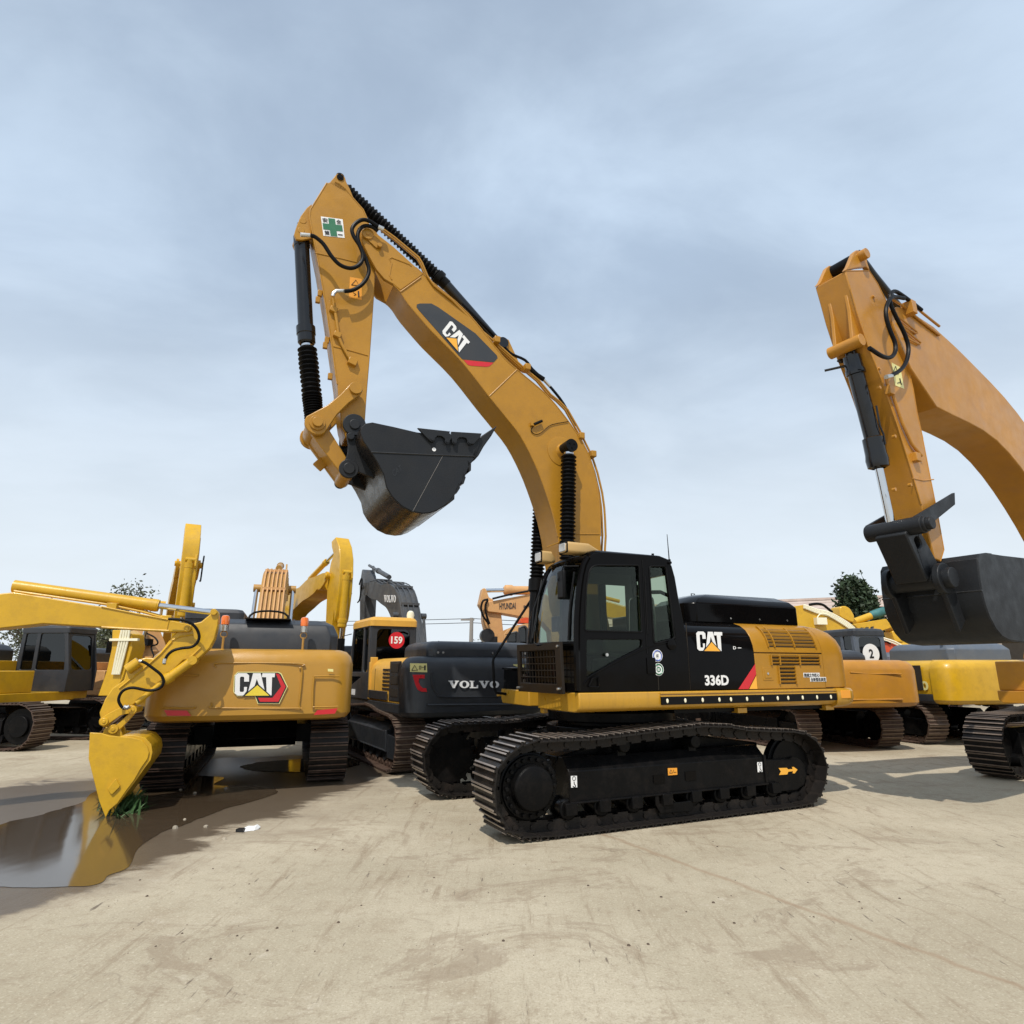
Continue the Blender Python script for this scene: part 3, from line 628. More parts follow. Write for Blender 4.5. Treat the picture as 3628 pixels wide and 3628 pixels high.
# louvres
def vent(u0, u1, z0, z1, rows, parent, divs=()):
    m = MB(); zs = [z0 + (z1 - z0) * i / 6 for i in range(7)]
    vs = []
    for z in zs: q = secv(z, -.004 if False else .003); vs.append([(u0, q[0], q[1]), (u1, q[0], q[1])])
    m.grid(vs, 1)
    for i in range(rows):
        z = z0 + (z1 - z0) * (i + .35) / rows; q = secv(z, .003); q2 = secv(min(z + (z1 - z0) / rows * .42, z1), .024); q3 = secv(min(z + (z1 - z0) / rows * .52, z1), .020)
        m.slab([(u0, q[0], q[1]), (u0, q2[0], q2[1]), (u0, q3[0], q3[1])], (u1 - u0, 0, 0), 0)
    for u in (u0, u1 - .014) + tuple(divs):
        r = [[(u, secv(z, .003)[0], secv(z, .003)[1]) for z in zs], [(u, secv(z, .026)[0], secv(z, .026)[1]) for z in zs], [(u + .014, secv(z, .026)[0], secv(z, .026)[1]) for z in zs], [(u + .014, secv(z, .003)[0], secv(z, .003)[1]) for z in zs]]
        m.grid(r, 0)
    return m.build('vent', ['cat', 'dark'], parent)
vent(1.66, 2.60, 2.11, 2.395, 6, upp, (1.78, 2.16))
vent(1.68, 2.63, 1.865, 2.0, 3, lowp, (1.84, 2.22)); vent(1.80, 2.13, 1.61, 1.855, 5, lowp)
lt = MB().bb(1.52, 1.70, -1.506, -1.497, 1.66, 1.83).bb(1.55, 1.67, -1.512, -1.504, 1.69, 1.80).build('door_latch', 'cat', lowp, .003)
MB().cyl((1.60, -1.52, 1.75), (1.60, -1.505, 1.75), .016, n=12).build('lock', 'steel', lt)
cat_logo((.415, -1.502, 2.045), (.44, 0, 0), (0, 0, .25), hood)
lettering('336D', (.505, -1.503, 1.60), (.40, 0, 0), (0, 0, .135), 'white', hood, .035)
lettering('D', (1.03, -1.503, 2.07), (.05, 0, 0), (0, 0, .04), 'white', hood, .02); MB().bb(1.11, 1.17, -1.506, -1.502, 2.085, 2.095).build('small_mark', 'white', hood)
def q3(crop, pts, v, fr=U): return [(a[0], v, a[1]) for a in fr.P(crop, v, pts)]
sticker('red_stripe', [(1.06, -1.502, 1.548), (1.395, -1.502, 1.88), (1.395, -1.502, 1.74), (1.235, -1.502, 1.548)], 'red', hood, n=(0, -1, 0))
sticker('amber_stripe', [(1.25, -1.502, 1.548), (1.395, -1.502, 1.722), (1.395, -1.502, 1.548)], 'logoyel', hood, n=(0, -1, 0))
for (x, z, s) in ((2.28, 1.70, '精细之作匠心'), (2.40, 1.64, '全新整机典范')):
    b = MB().bb(x - .0, x + .32, -1.504, -1.502, z - .005, z + .058).build('script_sticker', 'white', lowp)
    lettering(s, (x + .01, -1.506, z), (.30, 0, 0), (0, 0, .05), 'panel', b, .012)
MB().lathe((.0, -1.512, 2.12), (.0, -1.53, 2.12), [(0, .07), (.008, .07), (.012, .055)], 20).build('filler_cap', 'black', hood)
# intake housing on top
def chbox(u0, u1, v0, v1, z, cu0, cu1, cv):
    rs = []
    for zz, k in z:
        a, b, c, d = u0 + cu0 * k, u1 - cu1 * k, v0 + cv * k, v1 - cv * k; e = .12
        rs.append([(a + e, c, zz), (b - e, c, zz), (b, c + e, zz), (b, d - e, zz), (b - e, d, zz), (a + e, d, zz), (a, d - e, zz), (a, c + e, zz)])
    return rs
ih = MB().loft(chbox(.62, 2.78, -1.16, -.20, [(2.45, 0), (2.72, 0), (2.80, .3), (2.875, 1.0)], .36, .22, .20)).build('intake_housing', 'black', root, .012)
mb = MB()
for u in (1.35, 1.9, 2.45): mb.cyl((u, -1.166, 2.52), (u, -1.156, 2.52), .014, n=8)
mb.build('bolt', 'steel', ih)
MB().tube([(1.05, -.7, 2.84), (1.05, -.7, 2.91), (1.11, -.7, 2.91), (1.11, -.7, 2.84)], .008, 6).build('lifting_loop', 'frameblk', ih)
MB().bb(.72, 2.0, .25, 1.0, 2.46, 2.66).build('engine_housing', 'black', root, .03)
MB().tube([(.75, -.55, 2.88), (.60, -.55, 2.93), (.45, -.55, 2.92)], .03, 8).build('exhaust_pipe', 'frameblk', ih)
# ---- cab
SO = [(-1.385, 1.54), (-1.385, 2.1), (-1.365, 2.5), (-1.325, 2.79), (-1.28, 3.02), (-1.22, 3.16), (-1.12, 3.235), (-.98, 3.26), (-.10, 3.275), (.03, 3.24), (.09, 3.15), (.13, 3.0), (.17, 2.70), (.235, 2.34), (.265, 2.1), (.265, 1.54)]
hw = rounded([(-1.285, 2.265), (-1.245, 2.80), (-1.18, 3.08), (-.44, 3.125), (-.445, 2.265)], [.03, .0, .12, .04, .03])
rw = rounded(U.P(cE, -1.5, [(1110, 925), (1072, 335), (1198, 335), (1268, 885)]), .045)
lw = rounded(U.P(cE, -1.5, [(600, 1185), (600, 893), (1022, 893), (1018, 948), (800, 1062)]), .03)
cab = plate('cab', SO, [hw, rw, lw], -1.475, .05, 'black', root, .008)
f2 = [(-1.50, 1.54), (-1.545, 2.12), (-1.50, 2.45), (-1.42, 2.76), (-1.31, 3.04), (-1.22, 3.17), (-1.1, 3.235), (.03, 3.26), (.1, 3.2), (.2, 2.4), (.2, 1.54)]
plate('cab_side', f2, [rounded([(-1.45, 2.15), (-1.36, 2.75), (-1.22, 3.08), (-.46, 3.12), (-.42, 2.15)], .06), rounded([(-.34, 2.15), (-.34, 3.08), (.02, 3.08), (.1, 2.15)], .05)], -.50, .05, 'black', cab, .006)
MB().prism([(-1.45, 2.15), (-1.36, 2.75), (-1.22, 3.08), (-.46, 3.12), (-.42, 2.15)], -.502, -.498).build('window', 'glass', cab)
for nm, hh in (('window', hw), ('window', rw), ('window', lw)): MB().prism(hh, -1.470, -1.466).build(nm, 'glass', cab)
# window seals
for hh in (hw, rw): MB().tube([(a, -1.502, b) for a, b in hh] + [(hh[0][0], -1.502, hh[0][1])], .011, 6).build('window_seal', 'rubber', cab)
# door edges
MB().tube(U.P3(cE, -1.502, [(575, 1240), (585, 1215), (640, 1165), (800, 1075), (1030, 965), (1110, 938), (1250, 905), (1272, 880), (1262, 800)]), .009, 6, smooth=4).build('door_edge', 'black', cab)
MB().tube([(-.385, -1.502, 2.0), (-.385, -1.502, 3.2)], .008, 6).tube([(-.36, -1.502, 2.25), (-.36, -1.502, 2.98)], .014, 6).build('door_hinge', 'rubber', cab)
MB().bb(-.40, -.27, -1.515, -1.50, 1.75, 1.95).build('hinge_cover', 'black', cab, .006)
MB().tube([(-.235, -1.501, 1.55), (-.235, -1.501, 2.0)], .004, 5).tube([(.268, -1.49, 1.55), (.268, -1.49, 2.4)], .006, 5).build('panel_joint', 'dark', cab)
hd = MB().tube(U.P3(cE, -1.52, [(615, 1250), (640, 1190), (690, 1170), (692, 1245), (680, 1255), (615, 1250)]), .010, 6).build('door_handle', 'black', cab)
MB().cyl((-.985, -1.515, 1.98), (-.985, -1.50, 1.98), .02, n=12).build('lock', 'steel', cab)
for c_, m_, inner in (((-.228, 1.975), 'blue', '出厂'), ((-.222, 1.805), 'green', '环保')):
    s_ = MB().lathe((c_[0], -1.502, c_[1]), (c_[0], -1.51, c_[1]), [(0, .078), (.002, .078)], 28).build('round_sticker', 'white', cab)
    MB().tube([(c_[0] + .062 * math.cos(k * .26), -1.504, c_[1] + .062 * math.sin(k * .26)) for k in range(25)], .009, 4).build('sticker_ring', m_, s_)
    MB().lathe((c_[0], -1.503, c_[1]), (c_[0], -1.51, c_[1]), [(0, .034), (.002, .034)], 18).build('sticker_centre', m_ if m_ == 'green' else 'white', s_)
    MB().bb(c_[0] - .018, c_[0] - .007, -1.508, -1.505, c_[1] - .02, c_[1] + .015).bb(c_[0] + .0, c_[0] + .01, -1.508, -1.505, c_[1] - .02, c_[1] + .02).build('sticker_mark', 'blackvin' if m_ == 'blue' else 'white', s_)
roof = MB().loft([[(x, y, z) for x, y in rounded([(-1.14 + i, -1.49 + i), (-.0 - i * .6, -1.49 + i), (-.0 - i * .6, -.49 - i), (-1.16 + i, -.49 - i)], .10)] for z, i in ((3.215, .0), (3.262, 0.005), (3.285, .03), (3.295, .08))]).build('cab_roof', 'black', cab)
MB().bb(-1.36, .25, -1.48, -.50, 1.50, 1.58).build('cab_floor', 'frameblk', cab)
rear = plate('cab_rear', [(-1.46, 1.55), (-.5, 1.55), (-.5, 3.24), (-1.46, 3.24)], [rounded([(-1.38, 2.25), (-.58, 2.25), (-.58, 3.05), (-1.38, 3.05)], .06)], 0, .05, 'black', cab, 0, mapf=lambda a, b, c: (.235 - max(0, b - 2.1) * .14 + c, a, b))
# windscreen, pillars, lower front
fz = [2.10, 2.3, 2.5, 2.7, 2.9, 3.05, 3.17]
def interp(L, z):
    for (a0, z0), (a1, z1) in zip(L, L[1:]):
        if z0 <= z <= z1: return a0 + (a1 - a0) * (z - z0) / (z1 - z0)
    return L[-1][0] if z > L[-1][1] else L[0][0]
nearL = SO[:7]; farL = f2[:7]
def fu(v, z): k = (v + 1.475) / .975; return interp(nearL, z) * (1 - k) + interp(farL, z) * k - .10 * math.sin(math.pi * max(0, min(1, k)))
vsn = [-1.475 + .975 * i / 8 for i in range(9)]
MB().grid([[(fu(v, z), v, z) for v in vsn] for z in fz]).build('windscreen', 'fglass', cab)
MB().grid([[(max(fu(v, z), fu(v, z) + .10 * math.sin(math.pi * (v + 1.475) / .975)), v, z) for v in vsn] for z in (1.54, 1.8, 2.10)]).build('front_panel', 'black', cab)
pl = MB()
for v in (-1.475, -.50): pl.tube([(fu(v, z) - .005, v, z) for z in (1.56, 1.8, 2.0, 2.2, 2.4, 2.6, 2.8, 2.95, 3.08, 3.18)], .042, 8)
pl.tube([(fu(v, 3.16), v, 3.17) for v in vsn], .035, 8); pl.tube([(fu(v, 2.11) - .01, v, 2.11) for v in vsn], .03, 8)
pl.build('windscreen_frame', 'black', cab)
MB().tube([(fu(-1.40, z) - .03, -1.38, z) for z in (2.15, 2.4, 2.7, 3.0)], .012, 6).build('grab_rail', 'rubber', cab)
MB().tube([(fu(-.62, 2.15) - .03, -.62, 2.15), (fu(-.60, 2.6) - .04, -.58, 2.6), (fu(-.6, 3.0) - .03, -.62, 3.0)], .014, 6).tube([(fu(-.66, 2.2) - .05, -.70, 2.2), (fu(-.56, 3.0) - .05, -.56, 3.0)], .010, 6).build('wiper', 'rubber', cab)
# guard in front of the cab
gz0, gz1, gv0, gv1 = 1.52, 2.13, -1.40, -.28
gd = plate('front_guard', [(gv0, gz0), (gv1, gz0), (gv1, gz1), (gv0, gz1)], [[(gv0 + .13, gz0 + .11), (gv1 - .07, gz0 + .11), (gv1 - .07, gz1 - .09), (gv0 + .13, gz1 - .09)]], 0, .04, 'grille', root, .004, mapf=lambda a, b, c: (-1.60 - .04 * (b - 1.5) + c + (a + .3) * -.06, a, b))
gw = MB()
for i in range(13): v = gv0 + .13 + (gv1 - gv0 - .20) * i / 12; gw.tube([(-1.60 + (v + .3) * -.06, v, gz0 + .08), (-1.62 + (v + .3) * -.06, v, gz1 - .05)], .006, 5)
for i in range(6): z = gz0 + .11 + (gz1 - gz0 - .2) * i / 5; gw.tube([(-1.60 + (gv0 + .4) * -.06 - .01, gv0 + .1, z), (-1.60 + (gv1 + .3) * -.06 - .01, gv1 - .05, z)], .007, 5)
gw.build('guard_mesh', 'grille', gd)
MB().cyl((-1.60, gv0 + .05, gz0 + .06), (-1.56, gv0 + .05, gz0 + .06), .016, n=10).cyl((-1.66, gv1 - .035, gz0 + .05), (-1.58, gv1 - .035, gz0 + .05), .016, n=10).cyl((-1.60, gv0 + .05, gz1 - .05), (-1.52, gv0 + .05, gz1 - .05), .016, n=10).build('guard_bolt', 'steel', gd)
# interior
SX = .22
seat = MB().loft([[(x + SX, y, z) for x, y in rounded([(-.78 + e, -1.25 + e), (-.20, -1.25 + e), (-.20, -.72 - e), (-.78 + e, -.72 - e)], .06)] for z, e in ((1.95, 0), (2.1, 0), (2.14, .04))])
seat.loft([[(u + SX, y, z) for y, z in rounded([(-1.24 + e, 2.1), (-.74 - e, 2.1), (-.78 - e, 2.78), (-1.20 + e, 2.78)], .08)] for u, e in ((-.38, .04), (-.34, 0), (-.24, 0), (-.20, .03))])
seat.box((-.26 + SX, -.99, 2.88), (.10, .26, .16))
seat.build('driver_seat', 'wrap', cab, .03)
MB().bb(-.9, -.15, -1.36, -1.26, 2.0, 2.22).bb(-.9, -.15, -.70, -.60, 2.0, 2.22).bb(-.75, -.2, -1.2, -.75, 1.58, 1.95).build('console', 'seat', cab, .03)
MB().tube([(-1.25, -1.0, 1.6), (-1.15, -1.0, 2.0), (-1.08, -1.0, 2.2)], .03, 8).tube([(-1.08 + .17 * math.cos(k * .524) * .5, -1.0 + .17 * math.sin(k * .524), 2.22 + .17 * math.cos(k * .524) * .5) for k in range(13)], .014, 6).build('steering_column', 'seat', cab)
MB().bb(-.02, .18, -.56, -.53, 1.6, 3.15).bb(-1.15, -.02, -.56, -.53, 2.99, 3.15).build('cab_dark_backing', 'seat', cab)  # dark sheets added so the view through the cab windows stays dark
MB().bb(-1.25, -1.19, -.72, -.55, 2.3, 2.5).build('monitor', 'seat', cab, .01)
# work lights, mirror, aerial, rails
def lamp(c, size, ang, parent, name='work_light'):
    L, W, H = size; rt = Matrix.Rotation(R(ang), 3, 'Z')
    m = MB(); rings = []
    for t, k in ((-.5, .78), (-.42, 1.0), (.15, 1.0), (.5, .45)):
        rings.append([Vector(c) + rt @ Vector((t * L, y, z + (1 - k) * -H * .25)) for y, z in rounded([(-W / 2 * k, -H / 2 * k), (W / 2 * k, -H / 2 * k), (W / 2 * k, H / 2 * k), (-W / 2 * k, H / 2 * k)], .04)])
    m.loft(rings); o = m.build(name, 'tanlamp', parent)
    g = MB().loft([[Vector(c) + rt @ Vector((x, y, z)) for y, z in rounded([(-W * .36, -H * .36), (W * .36, -H * .36), (W * .36, H * .36), (-W * .36, H * .36)], .02)] for x in (-L * .5 - .012, -L * .5 + .01)]); g.build('lamp_lens', 'lens', o, .006)
    MB().tube([Vector(c) + rt @ Vector((-L * .47, y, z)) for y, z in rounded([(-W * .42, -H * .42), (W * .42, -H * .42), (W * .42, H * .42), (-W * .42, H * .42), (-W * .42, -H * .42)], .02)], .012, 6).build('lamp_rim', 'rubber', o)
    return o
lamp((-1.17, -1.24, 3.325), (.54, .20, .145), 4, cab); lamp((-1.22, -.36, 3.35), (.26, .20, .17), 4, cab)
MB().tube([(-1.28, -1.3, 3.2), (-1.35, -1.18, 3.17), (-1.39, -1.15, 2.95)], .008, 6).tube([(-1.30, -1.42, 3.07), (-1.44, -1.28, 3.08), (-1.48, -1.20, 2.9)], .010, 6).build('mirror_arm', 'rubber', cab)
MB().box((-1.45, -1.24, 2.85), (.05, .17, .36)).build('mirror', 'rubber', cab, .02)
MB().cyl((.17, -1.35, 3.25), (.16, -1.35, 3.62), .008, .004, 6).cyl((.17, -1.35, 3.2), (.17, -1.35, 3.27), .02, n=8).build('aerial', 'rubber', cab)
MB().cyl((.05, -1.49, 3.19), (.05, -1.53, 3.19), .02, n=8).cyl((-.1, -1.35, 3.28), (-.1, -1.35, 3.33), .018, n=8).build('roof_knob', 'rubber', cab)
rl = MB().tube(U.P3(cJ, 1.25, [(1430, 260), (1180, 640), (720, 1360), (708, 1420), (735, 1880), (760, 1950)]) + [(-1.1, 1.3, 1.42)], .022, 8).build('handrail', 'rubber', root)
tb = MB().sect([(.52, 1.50), (.52, 1.80), (1.44, 1.80), (1.46, 1.50)], -1.10, -.2).sect([(.50, 1.80), (.50, 1.835), (1.46, 1.835), (1.46, 1.80)], -1.13, -.2).build('tool_box', 'black', root, .012)
tbm = MB()
for k in range(3): tbm.bb(-1.108, -1.10, .60, .68, 1.54 + k * .075, 1.585 + k * .075)
tbm.build('step_slot', 'dark', tb)

# ---- boom
def bellows(mb, p0, p1, r, step=.058, depth=.82, n=20, mi=0):
    L = (Vector(p1) - Vector(p0)).length; k = max(3, int(L / step)); pr = []
    for i in range(k):
        a = L * i / k; b = L / k; rr = r * random.uniform(.965, 1.03)
        pr += [(a, r * depth * .90), (a + b * .30, r * depth), (a + b * .52, rr), (a + b * .62, rr), (a + b * .85, r * depth)]
    pr.append((L, r * depth * .9)); mb.lathe(p0, p1, pr, n, mi); return mb
VB0, VB1 = -.28, .26
top = U.P(cA, VB0, [(1190, 935), (1330, 1060), (1640, 1330)]) + U.P(cC, VB0, [(676, 390), (800, 505), (980, 655), (1090, 760), (1220, 920), (1330, 1080), (1420, 1250), (1470, 1420), (1500, 1600), (1512, 1750), (1517, 1932)])
bot = U.P(cA, VB0, [(1000, 1080), (1060, 1145), (1130, 1250), (1300, 1450)]) + U.P(cC, VB0, [(130, 235), (340, 450), (560, 730), (690, 890), (830, 1070), (950, 1300), (1040, 1530), (1110, 1750), (1150, 1932)])
top = crom2(top, 3) + [(-.24, 3.3), (-.20, 2.7), (-.08, 2.1), (.02, 1.85)]; bot = crom2(bot, 3) + [(-.92, 3.3), (-.86, 2.7), (-.62, 2.1), (-.35, 1.7), (-.1, 1.62)]
boom = MB().prism(top + bot[::-1], VB0, VB1).build('boom', 'cat', root, .010)
nose = U.P(cA, VB0, [(1250, 995), (1190, 935), (1000, 762), (870, 660), (835, 612), (805, 592), (770, 590), (738, 608), (722, 645), (735, 720), (790, 840), (850, 950), (920, 1035), (1000, 1080), (1060, 1130)])
nm = MB()
for a, b in ((VB0 - .008, VB0 + .05), (VB1 - .05, VB1 + .008)): nm.prism(nose, a, b)
nose_o = nm.build('boom_nose', 'cat', boom, .006)
rb = MB()     # raised ribs pressed into the nose, weld seams
rb.tube(U.P3(cA, VB0 - .008, [(985, 1040), (965, 1000), (985, 900), (965, 862), (985, 852), (1140, 912), (1150, 925)]), .011, 6)
rb.tube(U.P3(cA, VB0 - .006, [(1060, 1145), (1235, 1020)]), .010, 6); rb.tube(U.P3(cC, VB0 - .001, [(565, 733), (800, 507)]), .009, 6); rb.tube(U.P3(cE, VB0 - .001, [(295, 190), (400, 150)]), .008, 6)
rb.tube(U.P3(cE, VB0 - .001, [(520, 92), (695, 92)]), .008, 6)
rb.tube([(a, VB0 + .004, b) for a, b in top[:-4]], .012, 6); rb.tube([(a, VB0 + .004, b) for a, b in bot[:-5]], .010, 6)
rb.build('weld_seam', 'cat', boom)
npn = MB()
a, z = U.on(cA[0] + 780 * cA[2], cA[1] + 650 * cA[2], VB0 - .03)
npn.cyl((a, VB0 - .045, z), (a, VB1 + .045, z), .085, n=24); npn.cyl((a, VB0 - .055, z), (a, VB0 - .04, z), .03, n=12)
a2, z2 = U.on(cA[0] + 880 * cA[2], cA[1] + 755 * cA[2], VB0 - .03)
dd = Vector((a2 - a, z2 - z)); nn_ = Vector((-dd.y, dd.x)).normalized() * .07
npn.prism(rounded([(a - dd.x * .1 + nn_.x, z - dd.y * .1 + nn_.y), (a2 + nn_.x * .8, z2 + nn_.y * .8), (a2 - nn_.x * .8, z2 - nn_.y * .8), (a - dd.x * .1 - nn_.x, z - dd.y * .1 - nn_.y)], .03), VB0 - .03, VB0 - .01)
npn.cyl((a2, VB0 - .07, z2), (a2, VB0 - .02, z2), .034, n=16)
npn.build('nose_pin', 'cat', boom, .004)
a, z = U.on(cC[0] + 1180 * cC[2], cC[1] + 1205 * cC[2], VB0)
MB().lathe((a, VB0 + .01, z), (a, VB0 - 1, z), [(0, .235), (.018, .235), (.020, .225)], 40).lathe((a + .04, VB0, z), (a + .04, VB0 - 1, z), [(0, .14), (.03, .12), (.10, .085), (.13, .08)], 24).build('cylinder_boss', 'cat', boom)
# boom side badge
pn = [(1200, 1253), (1225, 1245), (1325, 1245), (1385, 1278), (1700, 1500), (1885, 1690), (1890, 1712), (1862, 1744), (1850, 1748), (1590, 1722), (1560, 1692), (1215, 1300), (1197, 1275)]
sticker('badge_panel', U.P3(cA, VB0 - .001, pn), 'panel', boom, n=(0, -1, 0))
sticker('badge_stripe', U.P3(cA, VB0 - .001, [(1600, 1728), (1855, 1752), (1818, 1783), (1790, 1786), (1660, 1777), (1635, 1768)]), 'red', boom, n=(0, -1, 0))
bl, br, tl = [Vector(p) for p in U.P3(cA, VB0 - .004, [(1410, 1490), (1575, 1680), (1505, 1395)])]
tl = bl + (Vector(U.P3(cA, VB0 - .004, [(1490, 1388)])[0]) - bl); cat_logo(bl, br - bl, tl - bl, boom, under='panel')
# boom pipes and hoses
pp1 = U.P3(cA, -.30, [(905, 605), (1010, 680), (1215, 850), (1245, 900), (1290, 1010), (1345, 1090), (1500, 1215)]) + U.P3(cC, -.24, [(470, 150), (640, 292), (760, 400), (870, 500), (990, 600), (1090, 720), (1160, 775), (1235, 850), (1340, 1035), (1385, 1130), (1440, 1240), (1490, 1390), (1530, 1560), (1548, 1690), (1555, 1800), (1560, 1932)]) + [(-.18, -.24, 3.3)]
MB().tube(pp1, .017, 8).tube([(x - .0, v + .09, z + .035) for x, v, z in pp1], .017, 8).tube([(x - .0, v + .38, z + .03) for x, v, z in pp1[2:]], .017, 8).build('hydraulic_pipe', 'cat', boom)
for p in [(620, 262), (880, 495), (1440, 1235), (1340, 1080)]:
    q = U.P3(cC, -.25, [p])[0]; MB().box(q, (.09, .16, .10)).build('pipe_clamp', 'cat', boom, .01)
hs = U.P3(cC, -.12, [(330, -60), (560, 165), (700, 320), (760, 375), (870, 425), (930, 500), (1010, 575), (1100, 670), (1200, 800), (1300, 990)])
MB().tube(hs, .022, 8, smooth=3).build('hose', 'rubber', boom)
MB().tube(U.P3(cC, -.13, [(905, 490), (960, 545), (1030, 590)]), .04, 10).build('hose_joint', 'rubber', boom)
MB().tube(U.P3(cC, -.13, [(1030, 590), (1085, 650)]), .022, 10).build('hose_fitting', 'steel', boom)
sen = MB().tube(U.P3(cC, VB0 - .04, [(945, 975), (1015, 945)]), .022, 8).tube(U.P3(cC, VB0 - .012, [(940, 990), (922, 1030), (960, 1060), (1010, 1045), (1075, 990), (1130, 970), (1240, 950)]), .006, 6, smooth=4).build('sensor', 'rubber', boom)
MB().box(U.P3(cC, VB0 - .02, [(930, 975)])[0], (.06, .05, .05)).build('sensor_bracket', 'cat', sen)
# hoses looping from boom nose to stick
h1 = U.P3(cA, -.40, [(880, 595), (800, 543), (735, 528), (675, 560), (645, 610), (660, 670), (710, 750), (738, 830), (725, 890), (680, 930), (620, 942), (540, 912), (470, 840), (400, 735), (330, 675), (290, 662)])
h2 = U.P3(cA, -.36, [(865, 625), (815, 588), (750, 582), (705, 620), (695, 690), (730, 790), (765, 870), (790, 960), (770, 1030), (720, 1090), (650, 1130), (580, 1140)])
MB().tube(h1, .028, 10, smooth=4).build('hose', 'rubber', boom); MB().tube(h2, .028, 10, smooth=4).build('hose', 'rubber', boom)
MB().tube(U.P3(cA, -.40, [(870, 590), (915, 610)]), .034, 10).tube(U.P3(cA, -.38, [(285, 662), (205, 655)]), .028, 10).tube(U.P3(cA, -.33, [(580, 1138), (510, 1138), (485, 1160), (480, 1185)]), .028, 10).build('hose_fitting', 'steel', boom)
# ---- boom cylinders
for v, cr, q0, dz in ((-.46, cC, (1240, 1165), 0), (.44, None, None, 0)):
    if v < 0: a, z = U.on(cC[0] + 1250 * cC[2], cC[1] + 1165 * cC[2], -.48); b = (-.93, 3.36)
    else: a, z = -.86, 5.02; b = (-.965, 3.36)
    d = Vector((b[0] - a, 0, b[1] - z)).normalized(); P0 = Vector((a, v, z)); end = P0 + d * ((z - 1.75) / -d.z)
    c = MB(); c.cyl(P0 + Vector((0, -.10 if v < 0 else -.18, 0)), P0 + Vector((0, .18 if v < 0 else .10, 0)), .098, n=28)
    c.cyl(P0 + d * .05, P0 + d * .2, .06, n=16)
    bellows(c, P0 + d * .13, P0 + d * 1.9, .118)
    c.cyl(P0 + d * 1.88, end, .095, n=24); c.lathe(P0 + d * 1.85, P0 + d * 2.1, [(0, .1), (.02, .125), (.2, .125), (.22, .1)], 20)
    co = c.build('boom_cylinder', 'rubber', root)
    if v < 0:
        kk = MB()
        for k in range(3): an = k * 2.09 + .5; kk.cyl((a + .045 * math.cos(an), v - .112, z + .045 * math.sin(an)), (a + .045 * math.cos(an), v - .098, z + .045 * math.sin(an)), .011, n=8)
        kk.build('pin_bolt', 'frameblk', co); MB().cyl(P0 + d * .095, P0 + d * .125, .075, n=20).build('bellows_clamp', 'chrome', co)
# ---- stick
so = U.P(cA, -.20, [(455, 205), (430, 212), (330, 375), (290, 440), (283, 500), (330, 750), (360, 900), (420, 1250), (480, 1650), (520, 1932)]) + U.P(cB, -.20, [(540, 470), (560, 600), (590, 700), (625, 705), (690, 690), (745, 620), (755, 590), (775, 300), (800, 0)]) + U.P(cA, -.20, [(835, 1180), (845, 960), (850, 840), (800, 620), (775, 520), (740, 440), (660, 350), (590, 262), (540, 222), (500, 205)])
stick = MB().prism(so, -.20, .17).build('stick', 'cat', root, .012)
ear = U.P(cA, -.20, [(450, 215), (500, 150), (520, 132), (560, 136), (586, 165), (597, 205), (625, 258), (655, 330), (600, 300)])
e2 = U.P(cA, -.14, [(300, 395), (260, 425), (205, 500), (165, 600), (148, 660), (165, 700), (215, 705), (300, 690), (300, 600)])
MB().prism(ear, .12, .17).build('stick_bracket', 'cat', stick, .008); MB().prism(e2, .08, .12).build('stick_bracket', 'cat', stick, .008)
MB().prism(ear, -.20, -.15).build('stick_bracket', 'cat', stick, .008)
em = MB(); em.prism(e2, -.15, -.11)
for p in ((225, 535), (210, 618)): q = U.P3(cA, -.155, [p])[0]; em.cyl(q, (q[0], q[1] + .02, q[2]), .05, n=16)
ears = em.build('stick_bracket', 'cat', stick, .008)
q = U.P3(cA, -.205, [(545, 165)])[0]; MB().cyl((q[0], -.215, q[2]), (q[0], .19, q[2]), .05, n=18).cyl((q[0], -.222, q[2]), (q[0], -.21, q[2]), .02, n=10).build('pin', 'frameblk', ears)
sm = MB(); sm.tube([(a, -.197, b) for a, b in so[1:10]], .011, 6).tube([(a, -.197, b) for a, b in so[20:]], .011, 6)
sm.tube(U.P3(cA, -.201, [(330, 812), (560, 862), (735, 905)]), .009, 6).tube(U.P3(cA, -.201, [(485, 1612), (640, 1650), (780, 1690)]), .009, 6); sm.build('weld_seam', 'cat', stick)
MB().tube(U.P3(cA, -.235, [(480, 1185), (488, 1240), (515, 1400), (530, 1520), (560, 1600), (610, 1690), (640, 1740)]), .021, 8).build('stick_pipe', 'cat', stick)
for p, s_ in (((488, 1300), .10), ((520, 1515), .10), ((650, 1745), .12)):
    MB().box(U.P3(cA, -.225, [p])[0], (s_, .07, s_ * .8), rot=Matrix.Rotation(.3, 3, 'Y')).build('pipe_clamp', 'cat', stick, .008)
for p in [(370, 1160), (352, 1215), (430, 1560), (415, 1605), (458, 1870)]:
    q = U.P3(cA, -.10, [p])[0]; MB().box(q, (.06, .05, .09)).build('bracket_tab', 'cat', stick, .006)
sg = sticker('safety_sign', U.P3(cA, -.201, [(400, 665), (582, 685), (565, 525), (378, 500)]), 'white', stick, n=(0, -1, 0))
k0, k1, k3 = [Vector(p) for p in U.P3(cA, -.2055, [(400, 665), (582, 685), (378, 500)])]; xv, yv = k1 - k0, k3 - k0
flat2('green_cross', [([(.34, .04), (.66, .04), (.66, .34), (.96, .34), (.96, .66), (.66, .66), (.66, .96), (.34, .96), (.34, .66), (.04, .66), (.04, .34), (.34, .34)], 0)], k0, xv, yv, ['green'], sg, lift=.001)
for ch, x, y in (('安', .06, .72), ('全', .70, .72), ('第', .07, .06)): lettering(ch, k0 + xv * x + yv * y + Vector((0, -.004, 0)), xv * .24, yv * .22, 'blackvin', sg, .01)
